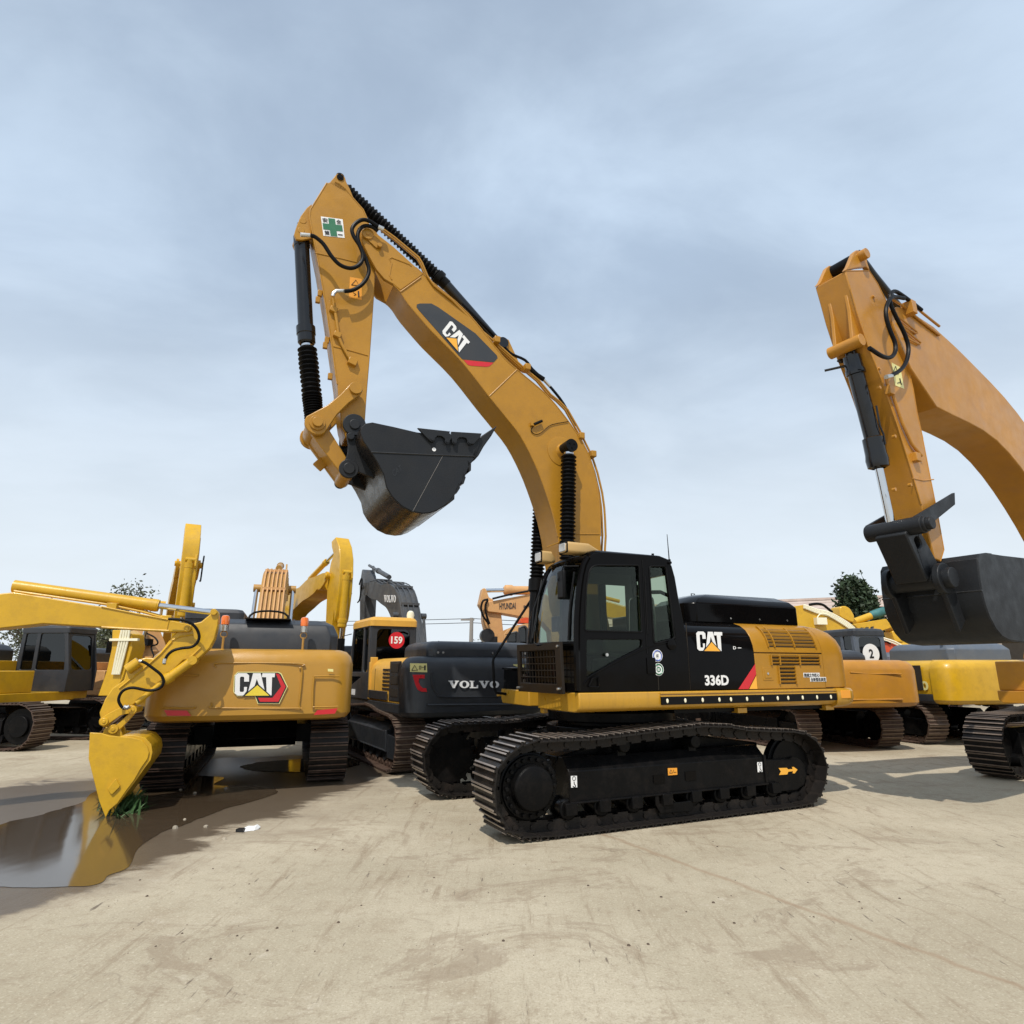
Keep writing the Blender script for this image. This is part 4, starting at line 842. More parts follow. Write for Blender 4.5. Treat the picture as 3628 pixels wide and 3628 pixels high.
lettering('一', k0 + xv * .70 + yv * .13 + Vector((0, -.004, 0)), xv * .22, yv * .04, 'blackvin', sg, .01)
wl = sticker('warning_label', U.P3(cA, -.201, [(618, 1195), (728, 1215), (728, 1035), (628, 1018)]), 'orlabel', stick, n=(0, -1, 0))
tri = U.P3(cA, -.208, [(640, 1085), (705, 1090), (678, 1042), (640, 1085)]); MB().tube(tri, .004, 5).build('warning_mark', 'blackvin', wl)
MB().tube(U.P3(cA, -.208, [(700, 1140), (703, 1190)]), .010, 6).tube(U.P3(cA, -.208, [(655, 1150), (680, 1165), (662, 1175)]), .004, 5).build('warning_mark', 'blackvin', wl)
# ---- stick cylinder on top of the boom
A0 = Vector((-4.42, 0, 8.85)); A1 = Vector((-2.86, 0, 7.70)); A2 = Vector((-1.80, 0, 6.74))
d = (A1 - A0).normalized(); c = MB(); bellows(c, A0 + d * .12, A1, .108, .062); c.cyl(A0, A0 + d * .3, .05); c.cyl((A0.x, -.14, A0.z), (A0.x, .11, A0.z), .06)
c.lathe(A1 - d * .02, A1 + d * .2, [(0, .09), (.02, .12), (.1, .12), (.12, .09), (.22, .09)], 20)
scy = c.build('stick_cylinder', 'rubber', root)
MB().cyl(A1 + d * .18, A2, .083, n=24).cyl((A2.x, -.15, A2.z), (A2.x, .13, A2.z), .085, n=20).build('cylinder_barrel', 'cyl', scy)
MB().prism([(A2.x - .16, A2.z), (A2.x - .05, A2.z + .10), (A2.x + .10, A2.z + .08), (A2.x + .35, A2.z - .42), (A2.x - .25, A2.z - .25)], -.12, -.08).prism([(A2.x - .16, A2.z), (A2.x - .05, A2.z + .10), (A2.x + .10, A2.z + .08), (A2.x + .35, A2.z - .42), (A2.x - .25, A2.z - .25)], .06, .10).build('cylinder_bracket', 'cat', boom, .008)
# ---- bucket cylinder
B0 = Vector((-4.88, 0, 7.86)); B1 = Vector((-4.70, 0, 6.36)); B2 = Vector((-4.665, 0, 6.10)); B3 = Vector((-4.47, 0, 4.93))
d = (B1 - B0).normalized()
bc = MB().cyl(B0 + Vector((0, -.13, 0)), B0 + Vector((0, .10, 0)), .07).cyl(B0, B0 + d * .16, .08).cyl(B0 + d * .10, B1, .103, n=30).lathe(B0 + d * .10, B1, [(0, .11), (.15, .11), (.16, .10)], 30).lathe(B1 - d * .03, B2, [(0, .10), (.01, .128), (.12, .128), (.13, .118), (.24, .118), (.26, .10)], 30).build('bucket_cylinder', 'cyl', root)
d2 = (B3 - B2).normalized(); L2 = (B3 - B2).length
MB().cyl(B2 - d * .02, B2 + d2 * .05, .075, n=24).build('cylinder_rod', 'chrome', bc)
bl_ = MB(); bellows(bl_, B2 + d2 * .02, B2 + d2 * (L2 * .62), .132, .062); bellows(bl_, B2 + d2 * (L2 * .62), B2 + d2 * (L2 - .10), .132, .034, .86); bl_.cyl((B3.x, -.10, B3.z), (B3.x, .10, B3.z), .11).build('cylinder_bellows', 'rubber', bc)
MB().tube([(-4.90, -.13, 7.95), (-4.94, -.13, 7.85), (-4.86, -.12, 7.70)], .014, 6).build('port_fitting', 'steel', bc)
# ---- bucket linkage
PL = U.P(cB, -.30, [(345, 585)])[0]; PS = U.P(cB, -.30, [(672, 292)])[0]; PB = U.P(cB, -.27, [(608, 985)])[0]; PK = U.P(cB, -.33, [(662, 600)])[0]
def link(a, b, ra, rb, waist, v0, v1, name, mat='cat', parent=None):
    a = Vector(a); b = Vector(b); d = (b - a); n_ = Vector((-d.y, d.x)).normalized(); d.normalize(); aa = math.degrees(math.atan2(d.y, d.x))
    pts = arc(a.x, a.y, ra, aa + 100, aa + 260, 10) + [tuple(a.lerp(b, .38) - n_ * waist), tuple(a.lerp(b, .7) - n_ * waist * .9)] + arc(b.x, b.y, rb, aa - 85, aa + 85, 10) + [tuple(a.lerp(b, .7) + n_ * waist * .9), tuple(a.lerp(b, .38) + n_ * waist)]
    return MB().prism(pts, v0, v1).build(name, mat, parent, .010)
for v0, v1 in ((-.335, -.265), (.235, .305)): l_ = link(PL, PS, .155, .095, .085, v0, v1, 'idler_link', 'cat', root)
MB().cyl((PS[0], -.37, PS[1]), (PS[0], .34, PS[1]), .062, n=20).cyl((PS[0], -.375, PS[1]), (PS[0], -.33, PS[1]), .085, n=20).build('link_pin', 'cat', l_, .004)
MB().cyl((PL[0], -.40, PL[1]), (PL[0], .42, PL[1]), .065, n=20).cyl((PL[0], -.36, PL[1]), (PL[0], -.3, PL[1]), .10, n=24).cyl((PL[0], .30, PL[1]), (PL[0], .40, PL[1]), .12, n=24).build('link_pin', 'cat', l_, .004)
pl2 = MB(); a = Vector(PL); b = Vector(PB); dd = (b - a).normalized(); nn_ = Vector((-dd.y, dd.x))
pl2.prism([tuple(a + nn_ * .115 + dd * .04), tuple(a - nn_ * .10 + dd * .0), tuple(b - nn_ * .085), tuple(b + nn_ * .085)], -.20, .20)
for m in (-.24, .17): pl2.prism([tuple(p) for p in (a + nn_ * .12, a - nn_ * .12, b - nn_ * .09, b + nn_ * .09)], m, m + .07)
pl2.cyl((PB[0], -.24, PB[1]), (PB[0], .24, PB[1]), .10, n=24); pl2.cyl((PL[0], -.24, PL[1]), (PL[0], .24, PL[1]), .13, n=24)
pl2.box((a.x * .5 + b.x * .5 - .09, .12, a.y * .5 + b.y * .5 - .12), (.14, .05, .14), rot=Matrix.Rotation(.7, 3, 'Y'))
pl2.build('power_link', 'cat', root, .012)
# ---- bucket
VBk = .75
bo = U.P(cB, -VBk, [(722, 660), (728, 610), (760, 580), (820, 570), (1000, 608), (1200, 655), (1480, 690), (1740, 690), (1720, 790), (1700, 865), (1650, 940), (1600, 1050), (1550, 1135), (1500, 1225), (1440, 1280), (1370, 1322), (1310, 1342), (1250, 1347), (1165, 1332), (1080, 1290), (1030, 1245), (985, 1195), (942, 1120), (922, 1020), (865, 910), (810, 825), (745, 730)])
bk = MB()
for a, b in ((-VBk, -VBk + .04), (VBk - .04, VBk)): bk.prism(bo, a, b)
bucket = bk.build('bucket', 'bucket', root, .006)
sh = bo[9:] + bo[:2]; sh = [bo[8]] + sh
c_ = Vector((sum(p[0] for p in bo) / len(bo), sum(p[1] for p in bo) / len(bo)))
inn = [tuple(Vector(p) + (c_ - Vector(p)).normalized() * .045) for p in sh]
shm = MB().prism([tuple(Vector(p) - (c_ - Vector(p)).normalized() * .008) for p in sh] + inn[::-1], -VBk + .012, VBk - .012)
shell = shm.build('bucket_shell', 'shell', bucket, .003)
wp = MB()
for k in (10, 11, 12, 13): p = Vector(bo[k]); o_ = (p - c_).normalized(); tt = Vector((-o_.y, o_.x)); wp.prism([tuple(p + tt * .09 - o_ * .02), tuple(p + tt * .02 + o_ * .03), tuple(p - tt * .07 + o_ * .012), tuple(p - tt * .09 - o_ * .02)], -VBk, VBk)
wp.build('wear_strip', 'shell', bucket, .004)
# side plate seam, pin hole rim, side cutters, teeth
sa = MB(); sa.tube(U.P3(cB, -VBk - .002, [(808, 826), (1300, 848), (1692, 862)]), .010, 6).build('plate_seam', 'blackvin', bucket)
MB().tube(U.P3(cB, -VBk - .002, [(1420, 862), (1165, 1332)]), .0022, 5).build('scratch_line', 'wood', bucket)
hp = U.P3(cB, -VBk - .002, [(1347, 803)])[0]; MB().lathe(hp, (hp[0], hp[1] - 1, hp[2]), [(0, .026), (.003, .026)], 18).build('lifting_hole', 'white', bucket)
sc1 = [(1200, 625), (1480, 655), (1472, 668), (1500, 700), (1480, 730), (1462, 752), (1440, 745), (1430, 712), (1405, 695), (1370, 692), (1350, 712), (1345, 740), (1325, 748), (1305, 735)]
sc2 = [(1488, 656), (1748, 672), (1735, 705), (1680, 762), (1645, 765), (1628, 740), (1615, 712), (1590, 705), (1555, 707), (1540, 722), (1538, 750), (1515, 760), (1495, 745), (1488, 690)]
for s_ in (sc1, sc2):
    for v in (-VBk - .035, VBk): MB().prism(U.P(cB, -VBk, s_), v, v + .035).build('side_cutter', 'bucket', bucket, .005)
bolts = MB()
for p in ((1328, 715), (1458, 735), (1520, 738), (1650, 742)): q = U.P3(cB, -VBk - .04, [p])[0]; bolts.lathe(q, (q[0], q[1] - 1, q[2]), [(0, .034), (.008, .034), (.009, .02), (.022, .02)], 14)
bolts.build('cutter_bolt', 'bucket', bucket)
td = U.P(cB, -VBk, [(1700, 840), (1722, 715), (1760, 680), (1893, 592), (1845, 680), (1780, 770), (1735, 850), (1700, 890)])
for i in range(5):
    v = -VBk + .02 + i * (2 * VBk - .16) / 4
    MB().prism(td, v, v + .12).build('tooth', 'bucket', bucket, .012)
MB().prism(U.P(cB, -VBk, [(1690, 880), (1735, 760), (1742, 692), (1720, 690), (1700, 790), (1670, 870)]), -VBk, VBk).build('cutting_edge', 'bucket', bucket, .004)
er = U.P(cB, -.33, [(598, 640), (600, 570), (625, 540), (660, 530), (700, 535), (735, 560), (750, 600), (800, 720), (900, 900), (940, 1030), (860, 1110), (780, 1150), (700, 1110), (640, 1078), (590, 1092), (540, 1072), (512, 1030), (515, 990), (560, 960), (575, 900), (605, 840), (612, 760), (600, 700)])
er_n = U.P(cB, -.33, [(598, 640), (600, 570), (625, 540), (660, 530), (700, 535), (735, 560), (745, 600), (735, 680), (760, 760), (840, 900), (900, 1000), (850, 1060), (700, 1000), (640, 985), (600, 995), (575, 975), (568, 930), (585, 890), (605, 840), (612, 760), (600, 700)])
em = MB(); em.prism(er_n, -.36, -.30); em.prism(er_n, .24, .30)
em.cyl((PB[0], -.40, PB[1]), (PB[0], .38, PB[1]), .075, n=24); em.cyl((PB[0], -.38, PB[1]), (PB[0], -.33, PB[1]), .125, n=28); em.cyl((PK[0], -.38, PK[1]), (PK[0], -.34, PK[1]), .15, n=28); em.cyl((PK[0], -.4, PK[1]), (PK[0], .36, PK[1]), .07, n=20)
q = U.P(cB, -.36, [(632, 695)])[0]; em.cyl((q[0], -.40, q[1]), (q[0], -.35, q[1]), .05, n=14)
em.build('bucket_ear', 'bucket', bucket, .008)
for v in (-.75 + .04, .75 - .10): pass
bq = [Vector(p) for p in U.P3(cB, -VBk - .001, [(1000, 1040), (1075, 985), (985, 965)])]
lettering('CAT', bq[0], bq[1] - bq[0], Vector(U.P3(cB, -VBk - .001, [(985, 985)])[0]) - bq[0] + Vector((0, 0, 0)), 'blackvin', bucket, .02, 'cast_mark')
# ================================================================== OTHER MACHINES
F0 = Vector((0, 0, 1.75)); N0 = Vector((-3.99, 0, 7.90)); K0 = Vector((PK[0], 0, PK[1]))
def rotuz(deg): return Matrix.Rotation(-R(deg), 4, 'Y')
def reuse(src, name, parent, mt, mats):
    me = src.data.copy()
    for i in range(len(me.materials)):
        if i < len(mats) and mats[i]: me.materials[i] = M[mats[i]]
    o = bpy.data.objects.new(name, me); col.objects.link(o); o.parent = parent
    me.transform(mt); return o
def front_end(parent, F, s, rb, rs, mb='bright', ms=None, mk='bucket', rk=0.0, vs=1.0, bucket_on=True, pipes=0, rodmat='chrome', cylmat=None, barrel=None, capped=False, ca=(-.86, 5.02)):
    ms = ms or mb; S = Matrix.Diagonal((s, s * vs, s, 1)); cylmat = cylmat or mb
    bmt = Matrix.Translation((F[0], 0, F[1])) @ S @ rotuz(rb) @ Matrix.Translation(-F0)
    Np = bmt @ N0; smt = Matrix.Translation(Np) @ S @ rotuz(rs) @ Matrix.Translation(-N0)
    b = reuse(boom, 'boom', parent, bmt, [mb]); reuse(nose_o, 'boom_nose', b, bmt, [mb]); reuse(bpy.data.objects['nose_pin'], 'nose_pin', b, bmt, [mb])
    st = reuse(stick, 'stick', parent, smt, [ms]); reuse(ears, 'stick_bracket', st, smt, [ms])
    c = reuse(bc, 'bucket_cylinder', parent, smt, [cylmat])
    d1 = smt @ B2; d2 = smt @ B3; MB().cyl(d1, d2, .055 * s, n=12).build('cylinder_rod', rodmat, c)
    reuse(bpy.data.objects['idler_link'], 'idler_link', parent, smt, [ms]); reuse(bpy.data.objects['stick_bracket'], 'stick_bracket', st, smt, [ms])
    if capped: MB().add([], []).prism([(lambda q: (q.x, q.z))(smt @ Vector((a, 0, b))) for a, b in CAPP], -.185 * s * vs, .185 * s * vs).build('stick_head', ms, st, .02)
    kmt = smt @ Matrix.Translation(K0) @ rotuz(rk) @ Matrix.Translation(-K0)
    if bucket_on:
        bk_ = reuse(bucket, 'bucket', parent, kmt, [mk]); reuse(shell, 'bucket_shell', bk_, kmt, [mk])
        for o in bucket.children:
            if o.name.split('.')[0] in ('tooth', 'cutting_edge', 'bucket_ear', 'side_cutter'): reuse(o, o.name.split('.')[0], bk_, kmt, [mk])
    p0 = smt @ A0; p1 = bmt @ A2; mid = p1.lerp(p0, .55)
    sc_ = MB().cyl(p1, mid, .09 * s, n=16).lathe(mid - (mid - p1).normalized() * .2 * s, mid, [(0, .11 * s), (.18 * s, .11 * s), (.2 * s, .09 * s)], 16).build('stick_cylinder', cylmat, parent)
    MB().cyl(mid, p0, .055 * s, n=12).build('cylinder_rod', rodmat, sc_)
    for sv in (-1, 1):
        q0 = bmt @ Vector((ca[0], sv * .40, ca[1])); q1 = Vector((F[0] - .95 * s, q0.y, F[1] - .25)); qm = q1.lerp(q0, .52)
        cc_ = MB().cyl(q1, qm, .085 * s, n=14).cyl(qm - (qm - q1).normalized() * .2, qm, .10 * s, n=14).build('boom_cylinder', cylmat, parent)
        MB().cyl(qm, q0, .05 * s, n=12).build('cylinder_rod', rodmat, cc_); MB().cyl((q0.x, q0.y - .1 * s * sv, q0.z), (q0.x, q0.y + .08 * s * sv, q0.z), .10 * s, n=14).build('rod_eye', cylmat, cc_)
    if pipes:
        pm = MB()
        for k in range(pipes):
            vv = (-.22 + .44 * k / max(1, pipes - 1)) * s * vs
            pm.tube([(lambda q: (q.x, vv, q.z))(bmt @ Vector((a + .055, 0, z + .03))) for a, z in top[::3]], .022 * s, 6)
        for a, z in top[6::9]:
            q = bmt @ Vector((a + .05, 0, z + .03)); pm.box((q.x, 0, q.z), (.06, .5 * s * vs, .06))
        pm.build('hydraulic_pipe', barrel or mb, b)
    MB().tube([(Np.x - .2 * s, -.34 * s * vs, Np.z + .1 * s), (Np.x + .15 * s, -.36 * s * vs, Np.z + .3 * s), (Np.x + .3 * s, -.36 * s * vs, Np.z + .1), (Np.x + .0, -.34 * s * vs, Np.z - .5 * s), (Np.x - .5 * s, -.30 * s * vs, Np.z - .6 * s)], .022, 6, smooth=4).build('hose', 'rubber', b)
    return b, st, bmt, smt
CAPP = [(-4.05, 9.05), (-4.42, 9.12), (-4.72, 8.75), (-4.88, 8.3), (-4.90, 7.8), (-4.84, 7.2), (-4.68, 6.5), (-4.6, 6.3), (-4.5, 6.8), (-4.45, 8.3), (-4.1, 8.85)]
def undercarriage(root, gauge=2.4, w=.6, su=.92, mats=('rust', 'rusttip'), fm='frameblk', links=False):
    for s in (-1, 1):
        track(root, s * gauge / 2, w, TRK, mats=mats, su=su, links=links)
        u0, u1 = -2.04 * su, 2.06 * su; vc = s * gauge / 2
        m = MB().cyl((u0, vc - .06, .53), (u0, vc + s * .16, .53), .40, n=24).cyl((u0, vc, .53), (u0, vc + s * .22, .53), .24, n=24); m.build('sprocket', fm, root, .01)
        MB().cyl((u1, vc - .09, .50), (u1, vc + .09, .50), .39, n=24).cyl((u1, vc - .14, .5), (u1, vc + .14, .5), .12).build('idler', fm, root, .01)
        track_frame(root, vc, s, -1.54 * su, 1.50 * su, fm)
        for i in range(7): MB().cyl((u0 + .5 + i * .48 * su, vc - .14, .25), (u0 + .5 + i * .48 * su, vc + .14, .25), .11, n=12).build('roller', fm, root)
    MB().prism([(-.75, .45), (.75, .45), (.95, .6), (.8, .93), (-.8, .93), (-.95, .6)], -.7, .7).bb(-.5, .5, -gauge / 2 + .1, gauge / 2 - .1, .48, .80).lathe((0, 0, .9), (0, 0, 1.3), [(0, .8), (.1, .8), (.11, .7), (.2, .7), (.21, .8), (.3, .8)], 28).build('carbody', fm, root, .01)
def box_cab(root, u0, u1, v0, v1, z0, z1, frame, roof, glassm='dglass', sticker_on=None, lean=.12, lower=1.0):
    """cab with real window openings on every side, roof, seat"""
    zs = z0 + lower * .55; m = frame
    side = [(u0, z0), (u0 - .02, zs), (u0 + lean * 1.6, z1), (u1, z1), (u1 + .06, z0)]
    win = rounded([(u0 + .08, zs), (u0 + lean * 1.6 + .08, z1 - .12), (u1 - .52, z1 - .12), (u1 - .52, zs)], .05); win2 = rounded([(u1 - .42, zs), (u1 - .42, z1 - .12), (u1 - .10, z1 - .12), (u1 - .08, zs)], .05)
    low = rounded([(u0 + .10, z0 + .22), (u0 + .10, zs - .1), (u1 - .52, zs - .1), (u1 - .52, z0 + .45)], .05)
    c = plate('cab', side, [win, win2, low], v0, .05, m, root, .008); plate('cab_side', side, [win, win2], v1, .05, m, c, .008)
    for w_ in (win, win2, low): MB().prism(w_, v0 + .004, v0 + .010).build('window', glassm, c)
    for w_ in (win, win2): MB().prism(w_, v1 - .01, v1 - .004).build('window', glassm, c)
    hole = rounded([(v0 + .12, zs), (v1 - .12, zs), (v1 - .12, z1 - .16), (v0 + .12, z1 - .16)], .12)
    for uu, nm in ((u1 - .0, 'cab_rear'), (u0 + .05, 'cab_front')):
        f = (lambda a, b, cc, uu=uu: (uu + cc + (lean * 1.4 * max(0, (b - zs) / (z1 - zs)) if uu < u1 - .1 else -.0), a, b))
        plate(nm, [(v0, z0), (v1, z0), (v1, z1), (v0, z1)], [hole], 0, .05, m, c, .006, mapf=f)
        MB().slab([f(a, b, -.003) for a, b in hole], (.006, 0, 0)).build('window', glassm, c)
    r = MB().loft([[(x, y, z) for x, y in rounded([(u0 + lean * 1.3 - .04 + i, v0 - .04 + i), (u1 + .06 - i, v0 - .04 + i), (u1 + .06 - i, v1 + .04 - i), (u0 + lean * 1.3 - .04 + i, v1 + .04 - i)], .10)] for z, i in ((z1 - .10, 0), (z1 + .02, 0), (z1 + .08, .04), (z1 + .10, .12))]).build('cab_roof', roof, c)
    MB().loft([[(u, y, z) for y, z in rounded([(v0 + .25, z0 + .5), (v1 - .25, z0 + .5), (v1 - .28, z0 + 1.25), (v0 + .28, z0 + 1.25)], .08)] for u in (u1 - .45, u1 - .30)]).bb(u0 + .5, u1 - .3, v0 + .25, v1 - .25, z0 + .3, z0 + .55).build('driver_seat', 'seat', c, .02)
    MB().tube([(u0 + .05, v0 - .03, z1 - .2), (u0 - .10, v0 - .20, z1 - .25), (u0 - .10, v0 - .22, z1 - .6)], .012, 6).box((u0 - .12, v0 - .22, z1 - .45), (.05, .16, .30)).build('mirror', 'rubber', c, .01)
    return c
def machine(name, label, X, Y, deg, body, cwmat=None, cover='plastic', frame=None, cabm='plastic', roofm=None, W=2.7, tail=2.9, z0=1.02, z1=2.02, hz=2.05, gauge=2.35, su=.9, mats=('rust', 'rusttip'), cab=True, cov=True, group=None, fm='frameblk', links=False, under=True, w=.6, cat='excavator', cabz=2.85, cuts=True):
    r = thing(name, label, cat, (X, Y, 0), deg, group)
    if under: undercarriage(r, gauge, w, su, mats, fm, links)
    frame = frame or body; cwmat = cwmat or body; h = W / 2
    MB().sect([(-h, z0 + .22), (-h, z0 + .06), (-h + .06, z0), (h - .06, z0), (h, z0 + .06), (h, z0 + .22)], -1.2, tail - .55).build('deck_frame', frame, r, .01)
    sec = [(-h + .02, z0 + .225), (-h + .02, z1 - .25), (-h + .06, z1 - .12), (-h + .16, z1 - .03), (-h + .3, z1)]; sec = sec + [(-a, b) for a, b in reversed(sec)]
    ec = MB().sect(sec, .12, tail - .56).build('engine_cover', body, r, .01)
    for s in (-1, 1):
        vm = MB(); v = s * (h - .02)
        for k in range(6): z = z0 + .45 + k * .07; vm.bb(1.3, 1.9, min(v, v + s * .012), max(v, v + s * .012), z, z + .035)
        vm.build('vent', 'dark', ec)
        MB().tube([(.75, s * (h - .018), z0 + .25), (.75, s * (h - .018), z1 - .2)], .005, 4).build('panel_joint', 'dark', ec)
    c = MB(); cw_mesh(c, tail - .55, tail, W + .02, [(z0, .14), (z0 + .03, .05), (z0 + .10, 0), (z1 - .22, 0), (z1 - .10, .03), (z1 - .02, .10), (z1 + .01, .2)]); c = c.build('counterweight', cwmat, r)
    if cov: MB().loft(chbox(.5, tail - .45, -h * .55, h * .85, [(z1 - .02, 0), (z1 + .28, .02), (z1 + .40, .5), (z1 + .44, 1.0)], .2, .2, .2)).build('top_cover', cover, r, .02)
    if cab: box_cab(r, -1.35, .10, -h, -h + .98, z0 + .22, cabz, cabm, roofm or body)
    MB().bb(-1.1, .1, .35, h, z0 + .22, z0 + .75).build('tool_box', body, r, .02)
    return r, c, ec
# ---- left: yellow excavator seen from behind
LX, LY = -4.92, 12.76; LF = Frame(LX, LY, -71)
r, c, ec = machine('excavator', 'ochre excavator seen from behind with red reflectors and a hexagon badge on its counterweight', LX, LY, -71, 'farcat', W=2.92, tail=3.22, z0=1.05, z1=2.10, gauge=2.40, su=1.0, mats=('shoe', 'rust'), cab=True, cabz=2.86, cabm='plastic', roofm='plastic', links=True, cov=False)
CU = 3.24
MB().loft(chbox(.9, 2.72, -1.05, 1.22, [(2.06, 0), (2.35, .0), (2.52, .35), (2.60, 1.0)], .2, .28, .22)).build('top_cover', 'plastic', r, .02)
MB().bb(2.3, 2.74, -.25, .45, 2.598, 2.606).build('cover_grille', 'dark', r)
for v in (-.25, .5): MB().tube([(2.71, v, 2.1), (2.69, v, 2.38), (2.52, v, 2.55), (2.45, v, 2.61), (1.2, v, 2.61)], .012, 5).build('cover_rib', 'plastic', r)
for x in (918, 1528):
    q = LF.FR(c1, 2.95, [(x, 965)])[0]
    p = MB().cyl((2.95, q[1], 2.08), (2.95, q[1], 2.30), .018, n=8).tube([(2.95, q[1] + .05 * math.cos(k * .785), 2.33 + .05 * math.sin(k * .785)) for k in range(9)], .008, 6).lathe((2.95, q[1], 2.38), (2.95, q[1], 3), [(0, .055), (.09, .058), (.1, .05)], 16, 1).build('beacon', ['oldyel', 'steel'], r)
    MB().lathe((2.95, q[1], 2.48), (2.95, q[1], 3), [(0, .06), (.10, .062), (.13, .05), (.14, .02)], 16).build('beacon_lens', 'amber', p)
def curveu(v, W=2.94, ut=3.22): return ut - .0 - (abs(v) / (W / 2)) ** 2 * .06
def onface(q): return (curveu(q[1]) + .004, q[1], q[2])
LFc = lambda pts, du=0.0: [(lambda p: (curveu(p[1]) + .004 + du, p[1], p[2]))(LF.FR(c1, 3.20, [q])[0]) for q in pts]
rid = MB()
for L in ([(870, 1105), (905, 1072), (1500, 1075), (1525, 1095)], [(1500, 1110), (1525, 1130), (1500, 1390), (1480, 1415), (870, 1412), (838, 1395), (835, 1370)], [(1810, 1172), (1640, 1172), (1615, 1195), (1605, 1385), (1625, 1405), (1800, 1402)], [(590, 1162), (720, 1165), (735, 1170)], [(460, 1412), (690, 1415), (710, 1400)]): rid.tube(LFc(L), .012, 6, smooth=4)
rid.build('pressed_rib', 'farcat', c)
hexo = [(1008, 1165), (1035, 1138), (1345, 1138), (1368, 1150), (1416, 1250), (1352, 1382), (1188, 1382), (1165, 1325), (1030, 1325), (1003, 1290)]
hexb = [(1014, 1168), (1038, 1144), (1342, 1144), (1362, 1155), (1408, 1250), (1347, 1376), (1192, 1376), (1170, 1319), (1033, 1319), (1010, 1288)]
sticker('badge_border', LFc(hexo, .004), 'label', c, n=(1, 0, 0)); sticker('badge_panel', LFc(hexb, .009), 'blackvin', c, n=(1, 0, 0))
sticker('badge_chevron', LFc([(1325, 1150), (1350, 1155), (1400, 1250), (1345, 1365), (1205, 1365), (1190, 1335), (1300, 1335), (1365, 1250)], .012), 'red', c, n=(1, 0, 0))
lb = LFc([(1014, 1318), (1318, 1316), (1018, 1148)], .014); cat_logo(lb[0], Vector(lb[1]) - Vector(lb[0]), Vector(lb[2]) - Vector(lb[0]), c, tri='logoyel2')
for q in ([(475, 1430), (650, 1432), (682, 1472), (500, 1472)], [(1640, 1430), (1795, 1415), (1775, 1456), (1612, 1466)]): sticker('reflector', LFc(q, .012), 'red', c, n=(1, 0, 0))
sticker('small_label', LFc([(1720, 1115), (1762, 1118), (1762, 1138), (1720, 1135)], .01), 'label', c, n=(1, 0, 0))
front_end(r, (-.1, 1.75), .93, 37, -2, 'oldyel', mk='bucket', pipes=6, cylmat='oldyel', barrel='peach', vs=1.1)
MB().tube([(-.3, -.45, 2.6), (-.5, -.30, 2.95), (-.5, .30, 2.95), (-.3, .45, 2.6)], .022, 8, smooth=4).build('hose', 'rubber', r)
# ---- two machines behind with sticks hanging down towards the camera
r, c, ec = machine('excavator', 'bright yellow excavator behind, its curved stick just right of the grey engine cover', -8.75, 23.0, 127, 'bright', W=2.9, tail=3.0)
front_end(r, (-.1, 1.75), .88, 32.3, -4, 'bright', mk='bright', vs=1.25, cylmat='bright', rk=-20, capped=True)
r, c, ec = machine('excavator', 'bright yellow excavator behind, its curved stick the tallest, left of the grey engine cover', -12.15, 22.7, 120, 'farcat', W=2.9, tail=3.0)
front_end(r, (-.1, 1.75), .88, 29.5, -2, 'bright', mk='bright', vs=1.25, cylmat='bright', rk=-20, capped=True)
# ---- dark grey and yellow machine
VX, VY = -1.88, 14.40; VF = Frame(VX, VY, -62)
r, c, ec = machine('excavator', 'dark grey excavator with yellow cab roof and red numbered disc, behind the central machine', VX, VY, -62, 'volvoyel', cwmat='volvo', frame='volvo', W=2.85, tail=3.0, z0=.98, z1=2.02, gauge=2.35, su=.98, mats=('rust', 'rusttip'), cab=False, cov=False, fm='volvo', links=True)
box_cab(r, -1.25, .35, -1.42, -.45, 1.20, 2.80, 'plastic', 'volvoyel')
cr = MB().bb(.30, .46, -1.42, -1.28, 1.2, 2.05).prism([(-.2, 1.22), (.35, 1.95), (.46, 1.95), (.46, 1.22)], -1.44, -1.40).build('cab_corner_panel', 'volvoyel', r, .01)
MB().bb(1.75, 2.40, -1.418, -1.40, 1.24, 1.95).build('side_grille', 'volvo', r, .01)
gm_ = MB()
for k in range(3): gm_.bb(1.85, 2.3, -1.425, -1.415, 1.32 + k * .22, 1.46 + k * .22)
gm_.build('grille_slot', 'dark', r)
cv = MB().loft(chbox(1.25, 2.75, -1.02, 1.25, [(2.0, 0), (2.20, 0), (2.27, .35), (2.31, 1.0)], .15, .16, .16)).build('top_cover', 'plastic', r, .04)
MB().tube([(2.72, .1, 2.02), (2.70, .1, 2.2), (2.60, .1, 2.31), (1.4, .1, 2.315)], .008, 5).tube([(2.72, -.78, 2.02), (2.70, -.78, 2.2), (2.60, -.78, 2.31)], .008, 5).build('cover_seam', 'dark', cv)
mb = MB()
for v in (-.85, -.75, .25, .35, .95): mb.cyl((2.70, v, 2.10), (2.77, v, 2.10), .02, n=8)
mb.build('bolt', 'steel', cv)
uf = 3.0; VFc = lambda pts, du=.006, uu=2.99: [(p[0] + du, p[1], p[2]) for p in VF.FR(c2, uu, pts)]
ql = VFc([(918, 1262), (1305, 1262), (918, 1205)], .02); 
